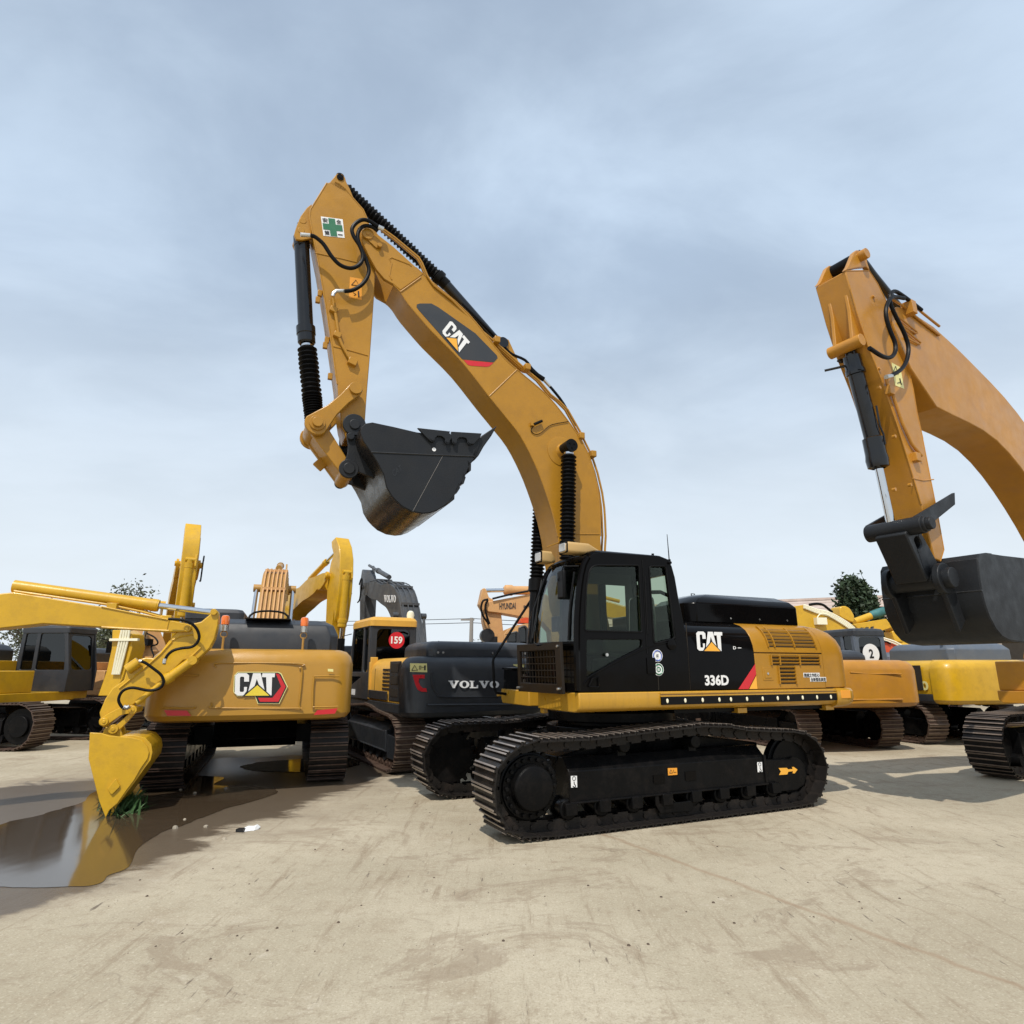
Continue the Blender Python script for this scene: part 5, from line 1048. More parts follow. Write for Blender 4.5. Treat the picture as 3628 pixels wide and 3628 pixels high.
# slab-serif letters of the maker's name
def poly_text(o, xv, yv, parent, mat):
    V = [(-.02, 1), (.43, 1), (.43, .88), (.34, .88), (.52, .38), (.68, .88), (.58, .88), (.58, 1), (1.0, 1), (1.0, .88), (.90, .88), (.58, 0), (.40, 0), (.08, .88), (-.02, .88)]
    O = [(.5 + .5 * math.cos(a * .314), .5 + .5 * math.sin(a * .314)) for a in range(20)]; I = [(.5 + .22 * math.cos(-a * .314), .5 + .36 * math.sin(-a * .314)) for a in range(20)]
    L = [(0, 1), (.5, 1), (.5, .88), (.38, .88), (.38, .14), (.72, .14), (.80, .42), (.92, .42), (.90, 0), (0, 0), (0, .12), (.12, .12), (.12, .88), (0, .88)]
    mb = MB(); x = 0; o = Vector(o); xv = Vector(xv); yv = Vector(yv); nn = xv.cross(yv).normalized(); tot = 5.0
    for ch, wd in (('V', 1.0), ('O', .95), ('L', .9), ('V', 1.0), ('O', .95)):
        if ch == 'O':
            n = 20; vs = []
            for k in (0, 1):
                for ring in (O, I if False else [(.5 + .22 * math.cos(a * .314), .5 + .36 * math.sin(a * .314)) for a in range(20)]):
                    vs += [o + xv * ((x + p[0] * wd) / tot) + yv * p[1] + nn * (.004 * k) for p in ring]
            fs = [(i, (i + 1) % n, n + (i + 1) % n, n + i) for i in range(n)] + [(2 * n + i, 2 * n + (i + 1) % n, 3 * n + (i + 1) % n, 3 * n + i) for i in range(n)] + [(i, (i + 1) % n, 2 * n + (i + 1) % n, 2 * n + i) for i in range(n)]
            mb.add(vs, fs)
        else: mb.slab([o + xv * ((x + p[0] * wd) / tot) + yv * p[1] for p in (V if ch == 'V' else L)], nn * .004)
        x += wd + .04
    return mb.build('lettering', mat, parent)
poly_text(ql[0], Vector(ql[1]) - Vector(ql[0]), Vector(ql[2]) - Vector(ql[0]), c, 'white')
sw = sticker('warning_label', VFc([(627, 1138), (757, 1142), (755, 1075), (627, 1073)], .01, 2.93), 'label', c, n=(1, 0, 0))
MB().tube(VFc([(638, 1128), (682, 1128), (660, 1088), (638, 1128)], .02, 2.93), .006, 5).tube(VFc([(697, 1118), (697, 1092), (707, 1092), (707, 1118), (697, 1118)], .02, 2.93), .005, 5).tube(VFc([(712, 1105), (730, 1105)], .02, 2.93), .004, 5).tube(VFc([(738, 1090), (738, 1125)], .02, 2.93), .014, 5).build('warning_mark', 'blackvin', sw)
sticker('warning_label', VFc([(1410, 1080), (1496, 1082), (1496, 1110), (1410, 1110)], .02, 2.93), 'label', c, n=(1, 0, 0))
sticker('red_hook_mark', VFc([(645, 1160), (738, 1160), (738, 1188), (695, 1188), (692, 1215), (705, 1245), (725, 1262), (750, 1262), (755, 1290), (715, 1290), (685, 1275), (668, 1240)], .012, 2.95), 'red', c, n=(1, 0, 0))
MB().tube(VFc([(790, 1140), (800, 1240), (835, 1305), (890, 1328), (1300, 1328)], .0), .016, 6, smooth=4).tube(VFc([(760, 1390), (1420, 1385)], .0), .018, 6).build('pressed_rib', 'volvo', c)
q = VF.FR(c2, .40, [(528, 898)])[0]
ds = MB().lathe((.385, q[1], q[2]), (1, q[1], q[2]), [(0, .175), (.006, .175)], 36).build('numbered_disc', 'red', r)
lettering('159', (.396, q[1] - .125, q[2] - .075), (0, .25, 0), (0, 0, .155), 'white', ds, .03)
q = VF.FR(c2, .2, [(675, 690)])[0]; MB().lathe((.2, -.52, 2.86), (.2, -.52, 4), [(0, .07), (.10, .085), (.17, .07), (.20, .03)], 16).cyl((.2, -.52, 2.8), (.2, -.52, 2.87), .03, n=8).build('beacon', 'sill', r)
MB().bb(-1.15, 1.7, -1.44, -1.425, 1.24, 1.40).build('step_panel', 'volvo', r, .01); MB().bb(-.9, -.6, -1.45, -1.44, 1.26, 1.38).build('notice_plate', 'white', r)
b_, s_, bmt_, smt_ = front_end(r, (-.25, 1.75), .74, 30, 0, 'volvoboom', mk='volvo', pipes=4, cylmat='volvoboom', vs=1.25, barrel='volvoboom', rodmat='volvoboom', ca=(-.45, 4.1))
pp = [Vector(p) for p in VF.P3(c2, -.30 * 1.0, [(440, 608), (530, 612), (440, 555)])]
poly_text(pp[0] + Vector((0, -.03, 0)), pp[1] - pp[0], pp[2] - pp[0], b_, 'white')
for o in ():
    pass
# ---- orange machine seen between the two
r, c, ec = machine('excavator', 'orange excavator with dark cab in the gap between two parked machines', -5.35, 20.6, -64, 'orange', cabm='plastic', roofm='plastic', W=2.7, cabz=3.0)
front_end(r, (-.1, 1.75), .62, 50, 10, 'redor', mk='redor', cylmat='redor')
# ---- peach machine behind, boom level
HX, HY = 1.6, 19.0; HF = Frame(HX, HY, 12)
r, c, ec = machine('excavator', 'faded peach excavator with level boom carrying black lettering, behind the central cab', HX, HY, 12, 'peach', W=2.7, cab=False, cabz=2.9)
cabp = HF.P(cJ, -1.2, [(880, 1700), (890, 960), (960, 870), (1130, 800), (1270, 770), (1390, 765), (1500, 800), (1540, 1700)])
wp_ = rounded(HF.P(cJ, -1.2, [(935, 1390), (960, 950), (1120, 910), (1120, 1390)]), .05); wp2 = rounded(HF.P(cJ, -1.2, [(1155, 1390), (1150, 840), (1245, 810), (1290, 860), (1290, 1390)]), .05)
cb = plate('cab', cabp, [wp_, wp2], -1.2, .06, 'peach', r, .01)
for w_ in (wp_, wp2): MB().prism(w_, -1.19, -1.18).build('window', 'dglass', cb)
fr_ = MB()
for w_ in (wp_, wp2): fr_.tube([(a, -1.235, b) for a, b in w_] + [(w_[0][0], -1.235, w_[0][1])], .03, 6)
fr_.build('window_frame', 'plastic', cb)
MB().prism(cabp, -.35, -.30).prism(cabp[3:6] + [(cabp[5][0], cabp[5][1] - .1), (cabp[3][0], cabp[3][1] - .1)], -1.17, -.35).build('cab_side', 'peach', cb)
MB().prism(rounded(HF.P(cJ, -1.0, [(1160, 760), (1180, 690), (1260, 662), (1340, 690), (1390, 740), (1390, 765)]), .05), -1.1, -.6).build('sun_visor', 'redor', cb)
bp_ = HF.P(cJ, -.3, [(600, 400), (660, 390), (1390, 255), (1620, 270), (1800, 420), (1900, 800), (1950, 1500), (1750, 1500), (1700, 900), (1560, 740), (1395, 745), (1160, 645), (840, 590), (625, 565), (590, 480)])
bm_ = MB().prism(bp_, -.3, .25).build('boom', 'peach', r, .015)
o = HF.P3(cJ, -.312, [(818, 528), (1098, 516), (818, 420)]); lettering('HYUNDAI', o[0], Vector(o[1]) - Vector(o[0]), Vector(o[2]) - Vector(o[0]), 'panel', bm_, .02)
o = HF.P3(cJ, -.312, [(1228, 500), (1360, 495), (1228, 460)]); lettering('210', o[0], Vector(o[1]) - Vector(o[0]), Vector(o[2]) - Vector(o[0]), 'panel', bm_, .05)
MB().prism(HF.P(cJ, -.2, [(470, 440), (530, 170), (560, 160), (590, 180), (640, 320), (700, 350), (850, 600), (880, 860), (890, 1180), (640, 1180), (590, 940), (540, 720), (540, 560)]), -.2, .2).build('stick', 'peach', r, .015)
a, b = [Vector(p) for p in HF.P3(cJ, 0, [(585, 205), (890, 200)])]; e_ = Vector(HF.P3(cJ, 0, [(1480, 205)])[0])
cy = MB().lathe(b, e_, [(0, .10), (.05, .16), (.25, .16), (.3, .13), ((e_ - b).length, .13)], 18).build('stick_cylinder', 'peach', r); MB().cyl(a, b, .06, n=12).build('cylinder_rod', 'chrome', cy)
MB().tube(HF.P3(cJ, -.36, [(625, 355), (540, 380), (505, 500), (540, 640), (640, 780)]), .03, 8, smooth=3).tube(HF.P3(cJ, -.36, [(620, 370), (580, 450), (590, 600), (650, 780)]), .03, 8, smooth=3).tube(HF.P3(cJ, -.36, [(700, 345), (1000, 270), (1300, 215), (1400, 150)]), .03, 8).build('hose', 'rubber', r)
cw_ = MB()
for p in ((620, 975), (755, 1110)): q = HF.P3(cJ, -.22, [p])[0]; cw_.cyl(q, (q[0], q[1] + .3, q[2]), .20, n=20)
cw_.build('link_pin', 'blackvin', r)
# ---- right: orange-yellow machine seen from behind
M5X, M5Y = 7.25, 17.3; F5 = Frame(M5X, M5Y, -77)
r, c, ec = machine('excavator', 'orange yellow excavator at the right, plain counterweight, grey cab with white numbered disc', M5X, M5Y, -77, 'orangeyel', W=3.0, tail=3.0, z0=.98, z1=2.0, gauge=2.2, su=.92, cabm='plastic', roofm='plastic', cov=False, cab=False, links=True)
box_cab(r, -1.0, .55, -1.3, -.3, 1.2, 2.80, 'bluegrey', 'plastic')
MB().prism([(-1.0, 2.88), (-1.0, 2.93), (.9, 3.0), (.9, 2.96)], -1.5, -.1).build('rain_visor', 'panel', r)
q = F5.FR(cN, .62, [(1015, 1525)])[0]; dsk = MB().lathe((.58, q[1], q[2]), (1, q[1], q[2]), [(0, .26), (.006, .26)], 30).build('numbered_disc', 'white', r); lettering('2', (.592, q[1] - .07, q[2] - .12), (0, .14, 0), (0, 0, .24), 'blackvin', dsk, .03)
MB().loft(chbox(1.0, 2.6, -1.35, .45, [(1.98, 0), (2.12, 0), (2.20, .4), (2.24, 1.0)], .2, .2, .2)).build('top_cover', 'plastic', r, .05)
F5c = lambda pts, du=.006, uu=2.98: [(p[0] + du, p[1], p[2]) for p in F5.FR((2800, 2350, .2484), uu, pts)]
MB().tube(F5c([(850, 130), (1100, 150), (1580, 150)]), .016, 6).tube(F5c([(860, 520), (1600, 515)]), .02, 6).build('pressed_rib', 'orangeyel', c)
sticker('warning_label', F5c([(722, 120), (750, 120), (765, 215), (738, 218)], .02, 2.9), 'label', c, n=(1, 0, 0)); sticker('warning_label', F5c([(1630, 150), (1680, 150), (1700, 235), (1650, 235)], .02, 2.85), 'label', c, n=(1, 0, 0))
sticker('reflector', F5c([(1725, 460), (1750, 460), (1760, 500), (1728, 500)], .02, 2.8), 'red', c, n=(1, 0, 0))
front_end(r, (-.1, 1.75), .7, 66, 20, 'orangeyel', mk='bucket', cylmat='orangeyel', bucket_on=False)
WF = Frame(14.2, 26.0, 6)
r, c, ec = machine('excavator', 'red orange excavator at the right, low arched boom with pipes under the hanging bucket', 14.2, 26.0, 6, 'redor', cover='bluegrey', W=2.7, cab=False)
wb = MB().prism(WF.P(cN, -.3, [(780, 1250), (840, 1165), (960, 1160), (1060, 1205), (1200, 1265), (1380, 1325), (1500, 1385), (1640, 1500), (1700, 1700), (1200, 1700), (1150, 1480), (1050, 1300), (930, 1240)]), -.3, .3).build('boom', 'redor', r, .02)
MB().tube(WF.P3(cN, -.34, [(1060, 1200), (1200, 1255), (1380, 1312), (1500, 1375), (1620, 1470)]), .035, 6, smooth=3).tube(WF.P3(cN, -.36, [(1060, 1225), (1200, 1285), (1370, 1345), (1480, 1400), (1560, 1470)]), .03, 6, smooth=3).build('hydraulic_pipe', 'sill', wb)
MB().tube(WF.P3(cN, -.36, [(1110, 1400), (1180, 1340), (1260, 1320), (1330, 1360)]), .03, 6, smooth=3).build('hose', 'rubber', wb)
# ---- next one to its right
r, c, ec = machine('excavator', 'yellow excavator at the right end of the row with blue grey hood', 11.1, 18.6, -77, 'bright', cwmat='bright', frame='plastic', cover='bluegrey', W=2.8, tail=3.0, z0=.98, z1=2.02, cabm='bluegrey', roofm='plastic', links=True)
MB().tube([(2.3, -.75, 2.4), (2.2, -.55, 2.95), (2.2, -.35, 2.95), (2.3, -.25, 2.4)], .03, 8).build('handrail', 'steel', r)
MB().bb(1.6, 2.2, -1.41, -1.40, 1.3, 1.9).build('side_grille', 'dark', r)
lettering('10', (2.0, -1.405, 1.30), (.35, 0, 0), (0, 0, .22), 'label', r, .03)
front_end(r, (-.1, 1.75), .8, 60, 24, 'bright', mk='bright', pipes=4, cylmat='bright')
# ---- big yellow boom arch behind the central machine and its neighbours
YF = Frame(9.6, 23.5, 8)
r, c, ec = machine('excavator', 'big yellow excavator, arched boom with pipes rising behind the central engine hood', 9.6, 23.5, 8, 'bright', cover='bluegrey', W=2.9)
arch = YF.P(cN, -.35, [(-560, 860), (-360, 720), (-160, 690), (60, 760), (250, 800), (450, 900), (620, 1020), (780, 1180), (900, 1330), (960, 1600), (400, 1600), (380, 1330), (200, 1250), (0, 1180), (-300, 1130), (-560, 1020)])
bm_ = MB().prism(arch, -.35, .35).build('boom', 'bright', r, .02)
pm = MB()
for k in range(4): pm.tube(YF.P3(cN, -.39, [(-160, 690 + k * 16), (60, 768 + k * 18), (260, 815 + k * 20), (450, 908 + k * 24), (640, 1030 + k * 26), (760, 1150 + k * 26), (860 - k * 6, 1290), (900 - k * 22, 1420)]), .035, 6, smooth=3)
pm.build('hydraulic_pipe', 'sill', bm_)
MB().tube(YF.P3(cN, -.36, [(-60, 690), (60, 672), (170, 690), (240, 740), (330, 815)]), .05, 8, smooth=4).build('hose', 'rubber', bm_)
MB().tube(YF.P3(cN, -.42, [(60, 1000), (90, 880), (170, 840), (290, 880)]), .02, 6, smooth=3).box(YF.P3(cN, -.45, [(130, 970)])[0], (.4, .2, .25)).build('valve_block', 'sill', bm_)
MB().prism(rounded(YF.P(cN, .4, [(470, 900), (465, 720), (560, 705), (640, 750), (715, 880), (705, 1000), (600, 960)]), .1), .4, 1.0).build('boom_head', 'bright', r, .03)
# ---- yellow boom with characters and tarp wrapped cylinder
ZF = Frame(17.5, 30.0, 5)
r, c, ec = machine('excavator', 'yellow excavator at the far right, black characters on boom, teal tarp on cylinder', 17.5, 30.0, 5, 'bright', W=2.8)
bm_ = MB().prism(ZF.P(cN, -.3, [(700, 1020), (1260, 930), (1300, 990), (1420, 1010), (1800, 1100), (1900, 1500), (1600, 1500), (1500, 1260), (1340, 1080), (1100, 1165), (850, 1165), (750, 1080)]), -.3, .3).build('boom', 'bright', r, .02)
for ch, x, y in (('车', 800, 1160), ('官', 885, 1155), ('店', 975, 1145)):
    o = ZF.P3(cN, -.32, [(x, y), (x + 68, y - 12), (x + 4, y - 85)]); lettering(ch, o[0], Vector(o[1]) - Vector(o[0]), Vector(o[2]) - Vector(o[0]), 'panel', bm_, .02)
a, b, e_ = [Vector(p) for p in ZF.P3(cN, 0, [(710, 980), (985, 880), (1300, 770)])]
cy = MB().cyl(a, b, .16, n=16).build('stick_cylinder', 'bright', r); MB().lathe(b, e_, [(0, .15), (.1, .2), (.6, .21), (1.2, .19), ((e_ - b).length, .17)], 14).build('tarp_wrap', 'teal', cy)
MB().prism(ZF.P(cN, .0, [(1280, 1160), (1340, 1120), (1420, 1150), (1500, 1330), (1330, 1330)]), -.3, .3).build('stick', 'bright', r, .02)
# ---- yellow arm tip showing behind the central cab
QF = Frame(6.3, 21.0, -30)
r, c, ec = machine('excavator', 'yellow excavator hidden behind the central cab, only its stick head and arched boom showing', 6.2, 20.8, 14, 'bright', W=2.8, su=.95)
front_end(r, (-.1, 1.75), .66, 32, 14, 'bright', mk='bright', pipes=4, cylmat='bright', vs=1.2, barrel='sill')
# ---- far left yellow and orange machines behind the near boom
r, c, ec = machine('excavator', 'yellow excavator with dark cab and four steel pipes, behind the near yellow boom', -13.0, 16.6, 175, 'bright', W=2.8, cabm='plastic', roofm='plastic')
PF = Frame(-13.0, 16.6, 175)
pb_ = MB().prism(PF.P(cL, 0, [(500, 890), (620, 960), (640, 1180), (560, 1450), (470, 1720), (300, 2000), (60, 2000), (200, 1600), (290, 1200), (300, 890)]), -.25, .25).build('boom', 'bright', r, .015)
pmm = MB()
for k in range(4): pmm.tube(PF.P3(cL, .30, [(350 + k * 42, 880), (315 + k * 46, 1040), (250 + k * 42, 1340), (190 + k * 36, 1640)]), .03, 6)
pmm.box(PF.P3(cL, .30, [(390, 1045)])[0], (.75, .08, .06)); pmm.build('hydraulic_pipe', 'sill', pb_)
r, c, ec = machine('excavator', 'peach excavator with silver rod, seen through the gap under the near yellow boom', -12.6, 20.5, 165, 'peach', W=2.8, cab=False)
PG = Frame(-12.6, 20.5, 165)
pk_ = MB().prism(PG.P(cL, 0, [(620, 900), (880, 880), (960, 1080), (1010, 1240), (960, 1500), (700, 1600), (600, 1300)]), -.3, .3).build('boom', 'peach', r, .02)
a_, b_2 = [Vector(p) for p in PG.P3(cL, .42, [(755, 900), (630, 1400)])]; cyx = MB().cyl(a_, b_2, .07, n=12).build('boom_cylinder', 'chrome', r)
MB().tube(PG.P3(cL, .36, [(550, 930), (640, 1080), (690, 1180), (700, 1240)]), .03, 6, smooth=3).tube(PG.P3(cL, .40, [(780, 940), (900, 1000), (960, 1080), (940, 1130), (850, 1170), (900, 1340)]), .025, 6, smooth=3).box(PG.P3(cL, .42, [(770, 1090)])[0], (.3, .2, .2)).build('hose', 'rubber', pk_)

# ================================================================== RIGHT FOREGROUND STICK AND BUCKET
RF = Frame(10.85, 11.54, 31)
r, c, ec = machine('tracked_excavator', 'ochre excavator cut off by the right edge, raised stick with black bucket', 10.85, 11.54, 31, 'orangeyel', W=2.9, tail=3.2, z0=1.2, z1=2.3, gauge=2.5, su=1.0, mats=('shoe', 'rusttip'), links=True, cabz=3.1, cabm='black', roofm='black')
nf = RF.P(cH, -.22, [(1195, 265), (1400, 262), (1470, 370), (1545, 520), (1610, 700), (1700, 900), (1735, 1100), (1775, 1270), (1810, 1480), (1860, 1700)]) + RF.P(cI, -.22, [(1860, 140), (1920, 450), (1990, 800), (2040, 1080), (2010, 1180), (1960, 1160), (1847, 690), (1740, 330), (1640, 10)]) + RF.P(cH, -.22, [(1500, 1180), (1390, 905), (1290, 600), (1240, 420)])
stk = MB().prism(nf, -.22, .23).build('stick', 'orangeyel', r, .014)
cap = RF.P(cH, -.22, [(1190, 262), (1215, 225), (1262, 110), (1285, 90), (1308, 90), (1312, 105), (1325, 90), (1350, 90), (1375, 115), (1372, 150), (1380, 200), (1400, 262), (1370, 232), (1300, 238)])
for a_, b_2 in ((-.23, -.17), (.18, .24)): MB().prism(cap, a_, b_2).build('stick_bracket', 'orangeyel', stk, .01)
q = RF.P3(cH, -.24, [(1330, 140)])[0]; MB().cyl((q[0], -.33, q[2]), (q[0], -.2, q[2]), .075, n=20).build('pin', 'orangeyel', stk, .004); MB().cyl((q[0], -.17, q[2]), (q[0], .18, q[2]), .09, n=18).build('pin_sleeve', 'rubber', stk)
for vv in (-.14, .10):
    off = 0
    e_ = RF.P(cH, -.14, [(1200, 400), (1222, 410), (1330, 690), (1370, 800), (1360, 880), (1330, 920), (1280, 910), (1250, 870), (1245, 800), (1225, 600), (1195, 450)])
    MB().prism(e_, vv - .02, vv + .03).build('cylinder_bracket', 'orangeyel', stk, .01)
q = RF.P3(cH, -.2, [(1315, 862)])[0]; MB().cyl((q[0], -.24, q[2]), (q[0], .22, q[2]), .085, n=20).build('pin', 'orangeyel', stk, .004)
P0 = Vector(RF.P3(cH, 0, [(1215, 870)])[0]); P1 = Vector(RF.P3(cH, 0, [(1430, 1700)])[0]); P2 = Vector(RF.P3(cI, 0, [(1465, 300)])[0]); P3_ = Vector(RF.P3(cI, 0, [(1590, 880)])[0])
d = (P1 - P0).normalized(); Lc = (P1 - P0).length
cy = MB().cyl(P0 + d * .0, P0 + d * .3, .07, n=20).lathe(P0 + d * .22, P1, [(0, .11), (.18, .115), (.2, .125), (.26, .125), (.27, .103), (Lc - .24, .103)], 28).lathe(P1, P2, [(0, .13), (.22, .13), (.30, .14), (.40, .13), (.42, .085), ((P2 - P1).length, .08)], 24)
cy.cyl(P0 + d * .35 + Vector((0, -.1, 0)), P0 + d * .35 + Vector((-.2, .30, 0)), .018, n=8)
cyo = cy.build('bucket_cylinder', 'cyl', r); MB().cyl(P2, P3_, .055, n=20).build('cylinder_rod', 'chrome', cyo)
MB().tube(RF.P3(cI, -.13, [(1460, -150), (1490, 20), (1520, 90), (1535, 180)]), .014, 6).tube(RF.P3(cH, .18, [(1235, 990), (1140, 1035), (1235, 1090)]), .028, 8).build('port_pipe', 'cyl', cyo)
sp_ = MB(); 
for crop, p in ((cH, (1620, 1680)), (cI, (1755, 525)), (cI, (1620, 565)), (cH, (1440, 485)), (cH, (1490, 1100)), (cH, (1490, 1262))):
    q = RF.P3(crop, -.235, [p])[0]; sp_.cyl((q[0], q[1] - .01, q[2]), (q[0], q[1] + .03, q[2]), .024, n=8)
sp_.build('weld_stud', 'orangeyel', stk)
MB().tube(RF.P3(cH, -.25, [(1545, 1165), (1555, 1230), (1600, 1320), (1680, 1560), (1760, 1740), (1847, 1850)]), .022, 8).build('stick_pipe', 'orangeyel', stk)
for a in [(1575, 1290), (1800, 1860)]: MB().box(RF.P3(cH, -.25, [a])[0], (.12, .08, .12)).build('pipe_clamp', 'orangeyel', stk, .008)
MB().tube(RF.P3(cH, -.36, [(1847, 600), (1770, 540), (1690, 480), (1620, 440), (1580, 465), (1580, 540), (1620, 640), (1700, 800), (1735, 920), (1720, 1030), (1670, 1110), (1580, 1165)]), .028, 10, smooth=4).tube(RF.P3(cH, -.38, [(1700, 500), (1600, 490), (1550, 560), (1545, 660), (1580, 780), (1620, 880), (1620, 960), (1580, 1005), (1510, 995), (1400, 925)]), .028, 10, smooth=4).build('hose', 'rubber', stk)
MB().tube(RF.P3(cH, -.36, [(1590, 1163), (1545, 1172)]), .03, 8).build('hose_fitting', 'steel', stk)
wl = sticker('warning_label', RF.P3(cH, -.221, [(1620, 1245), (1698, 1275), (1665, 1090), (1590, 1050)]), 'label', stk, n=(0, -1, 0))
MB().tube(RF.P3(cH, -.228, [(1608, 1130), (1650, 1150), (1625, 1080), (1608, 1130)]), .004, 5).tube(RF.P3(cH, -.228, [(1660, 1185), (1675, 1240)]), .009, 5).tube(RF.P3(cH, -.228, [(1640, 1225), (1665, 1215)]), .005, 5).build('warning_mark', 'blackvin', wl)
sm4 = MB(); sm4.tube([(a, -.216, b) for a, b in nf[:15]], .010, 6).tube([(a, -.216, b) for a, b in nf[16:]], .010, 6); sm4.tube(RF.P3(cI, -.221, [(1770, 470), (1860, 490), (1950, 480)]), .009, 6).build('weld_seam', 'orangeyel', stk)
# boom going away to the right
bmo = RF.P(cH, -.28, [(1600, 600), (1640, 570), (1720, 590), (1950, 740)]); bmo += crom2([bmo[-1], (-4.4, 6.6), (-2.9, 6.0), (-1.5, 4.9), (-.45, 3.3), (.1, 1.75)], 4)[1:] + crom2([(-.5, 1.6), (-1.5, 3.2), (-2.6, 4.5), (-3.9, 5.3), RF.P(cH, -.28, [(1980, 1430)])[0]], 4) + RF.P(cH, -.28, [(1760, 1100), (1650, 850), (1590, 680)])
bmm = MB().prism(bmo, -.28, .28).build('boom', 'orangeyel', r, .014)
MB().tube(RF.P3(cH, -.30, [(1640, 650), (1700, 700), (1800, 780), (1810, 800), (1790, 795), (1680, 730)]), .014, 6).tube(RF.P3(cH, -.30, [(1650, 700), (1720, 780), (1840, 880), (1830, 895), (1700, 830)]), .014, 6).build('weld_seam', 'orangeyel', bmm)
MB().tube(RF.P3(cH, -.34, [(1640, 445), (1740, 520), (1850, 620), (2000, 740)]), .02, 8).tube(RF.P3(cH, -.30, [(1600, 510), (1680, 560), (1800, 660), (1850, 700), (2000, 815)]), .02, 8).box(RF.P3(cH, -.32, [(1740, 590)])[0], (.12, .16, .2)).build('hydraulic_pipe', 'orangeyel', bmm, .004)
MB().tube(RF.P3(cH, 0, [(1290, 110), (1430, 300), (1560, 460), (1700, 640)]), .06, 12).build('stick_cylinder', 'cyl', r)
# linkage and bucket (black)
q = P3_; lk = MB().cyl((q.x, -.40, q.z - .05), (q.x, .32, q.z - .05), .115, n=28).cyl((q.x, -.50, q.z - .05), (q.x, -.36, q.z - .05), .08, n=24).cyl((q.x, -.44, q.z - .05), (q.x, -.36, q.z - .05), .10, n=24)
tipP = Vector(RF.P3(cI, 0, [(1790, 1300)])[0])
L_ = [Vector((q.x, 0, q.z - .05)), tipP]; dd = (L_[1] - L_[0]).normalized(); nn_ = Vector((-dd.z, 0, dd.x))
lkp = plate('power_link', [(p.x, p.z) for p in (L_[0] + nn_ * .17, L_[0] - nn_ * .17, L_[1] - nn_ * .22, L_[1] + nn_ * .22)], [rounded([(p.x, p.z) for p in (L_[0] + dd * .16 + nn_ * .08, L_[0] + dd * .16 - nn_ * .08, L_[0] + dd * .30 - nn_ * .08, L_[0] + dd * .30 + nn_ * .08)], .07)], -.03, .40, 'bucket', r, .02)
lk.build('link_pin', 'bucket', lkp, .01)
LS = Vector(RF.P3(cI, -.3, [(2100, 640)])[0])
for v in (-.34, .27): MB().prism([(q.x - .05, q.z + .06), (q.x - .02, q.z - .16), (LS.x, LS.z - .10), (LS.x + .05, LS.z + .08)], v, v + .05).build('idler_link', 'bucket', r, .01)
VW = .62
bo_ = RF.P(cN, VW, [(1600, 60), (1420, 40), (1320, 30), (1180, 50), (1150, 120), (1165, 400), (1190, 600), (1230, 800), (1300, 1000), (1400, 1180), (1500, 1290), (1620, 1350), (1860, 1380), (2300, 1350), (2900, 1150), (2950, 1000), (2100, 100)])
bkr = MB(); bkr.prism(bo_, -VW, -VW + .04); bkr.prism(bo_, VW - .04, VW); bkr = bkr.build('bucket', 'bucket', r, .008)
cc_ = Vector((sum(p[0] for p in bo_) / len(bo_), sum(p[1] for p in bo_) / len(bo_))); sh_ = bo_[1:15]
MB().prism([tuple(Vector(p) - (cc_ - Vector(p)).normalized() * .01) for p in sh_] + [tuple(Vector(p) + (cc_ - Vector(p)).normalized() * .04) for p in sh_][::-1], -VW + .01, VW - .01).build('bucket_shell', 'bucket', bkr, .004)
te = MB().cyl((tipP.x + .02, -.45, tipP.z - .08), (tipP.x + .02, .40, tipP.z - .08), .13, n=28).cyl((tipP.x + .02, -.36, tipP.z - .08), (tipP.x + .02, -.28, tipP.z - .08), .20, n=28).cyl((tipP.x + .02, .28, tipP.z - .08), (tipP.x + .02, .36, tipP.z - .08), .20, n=28)
for v in (-.34, .28): te.prism([(tipP.x - .15, tipP.z), (tipP.x + .2, tipP.z), (tipP.x + .5, tipP.z - .5), (tipP.x + .2, tipP.z - .75), (tipP.x + .05, tipP.z - .4)], v, v + .06)
te.build('bucket_ear', 'bucket', bkr, .01)
MB().tube([(a - .004, v, b) for (a, b), v in zip([bo_[6]] * 2, (-VW + .0, VW))], .012, 6).build('shell_seam', 'blackvin', bkr)

# ================================================================== LEFT FOREGROUND BOOM, STICK AND BUCKET
GF = Frame(-10.4, 7.1, 200)
r, c, ec = machine('tracked_excavator', 'bright yellow excavator cut off by the left edge, its bucket teeth resting in the puddle', -10.4, 7.1, 200, 'bright', W=2.4, tail=2.4, gauge=2.0, su=.8, cabm='plastic')
vn = .18      # near face
bl = GF.P(cL, vn, [(1530, 800), (1545, 850), (1530, 890), (1480, 915), (1160, 912), (0, 830), (-1000, 770), (-2200, 900), (-3000, 1500), (-3200, 2300), (-3700, 2300), (-3500, 1200), (-2600, 350), (-1500, 230), (0, 480), (900, 660), (1160, 710), (1350, 750), (1470, 772)])
bmo_ = MB().prism(bl, -.18, .18).build('boom', 'bright', r, .012)
MB().tube(GF.P3(cL, vn + .004, [(0, 832), (600, 868), (1150, 895)]), .016, 6).tube(GF.P3(cL, vn + .004, [(0, 482), (600, 602), (1150, 705)]), .013, 6).tube(GF.P3(cL, vn + .004, [(1150, 710), (1110, 890)]), .008, 6).build('weld_seam', 'bright', bmo_)
MB().tube(GF.P3(cL, .1, [(-1500, 215), (0, 430), (230, 470), (700, 570), (1130, 690)]), .018, 6).tube(GF.P3(cL, .0, [(-1500, 190), (0, 410), (230, 450), (700, 550), (1130, 670)]), .018, 6).build('hydraulic_pipe', 'bright', bmo_)
for p in ((200, 475), (1130, 685)): MB().box(GF.P3(cL, .08, [p])[0], (.12, .2, .08)).build('pipe_clamp', 'bright', bmo_, .006)
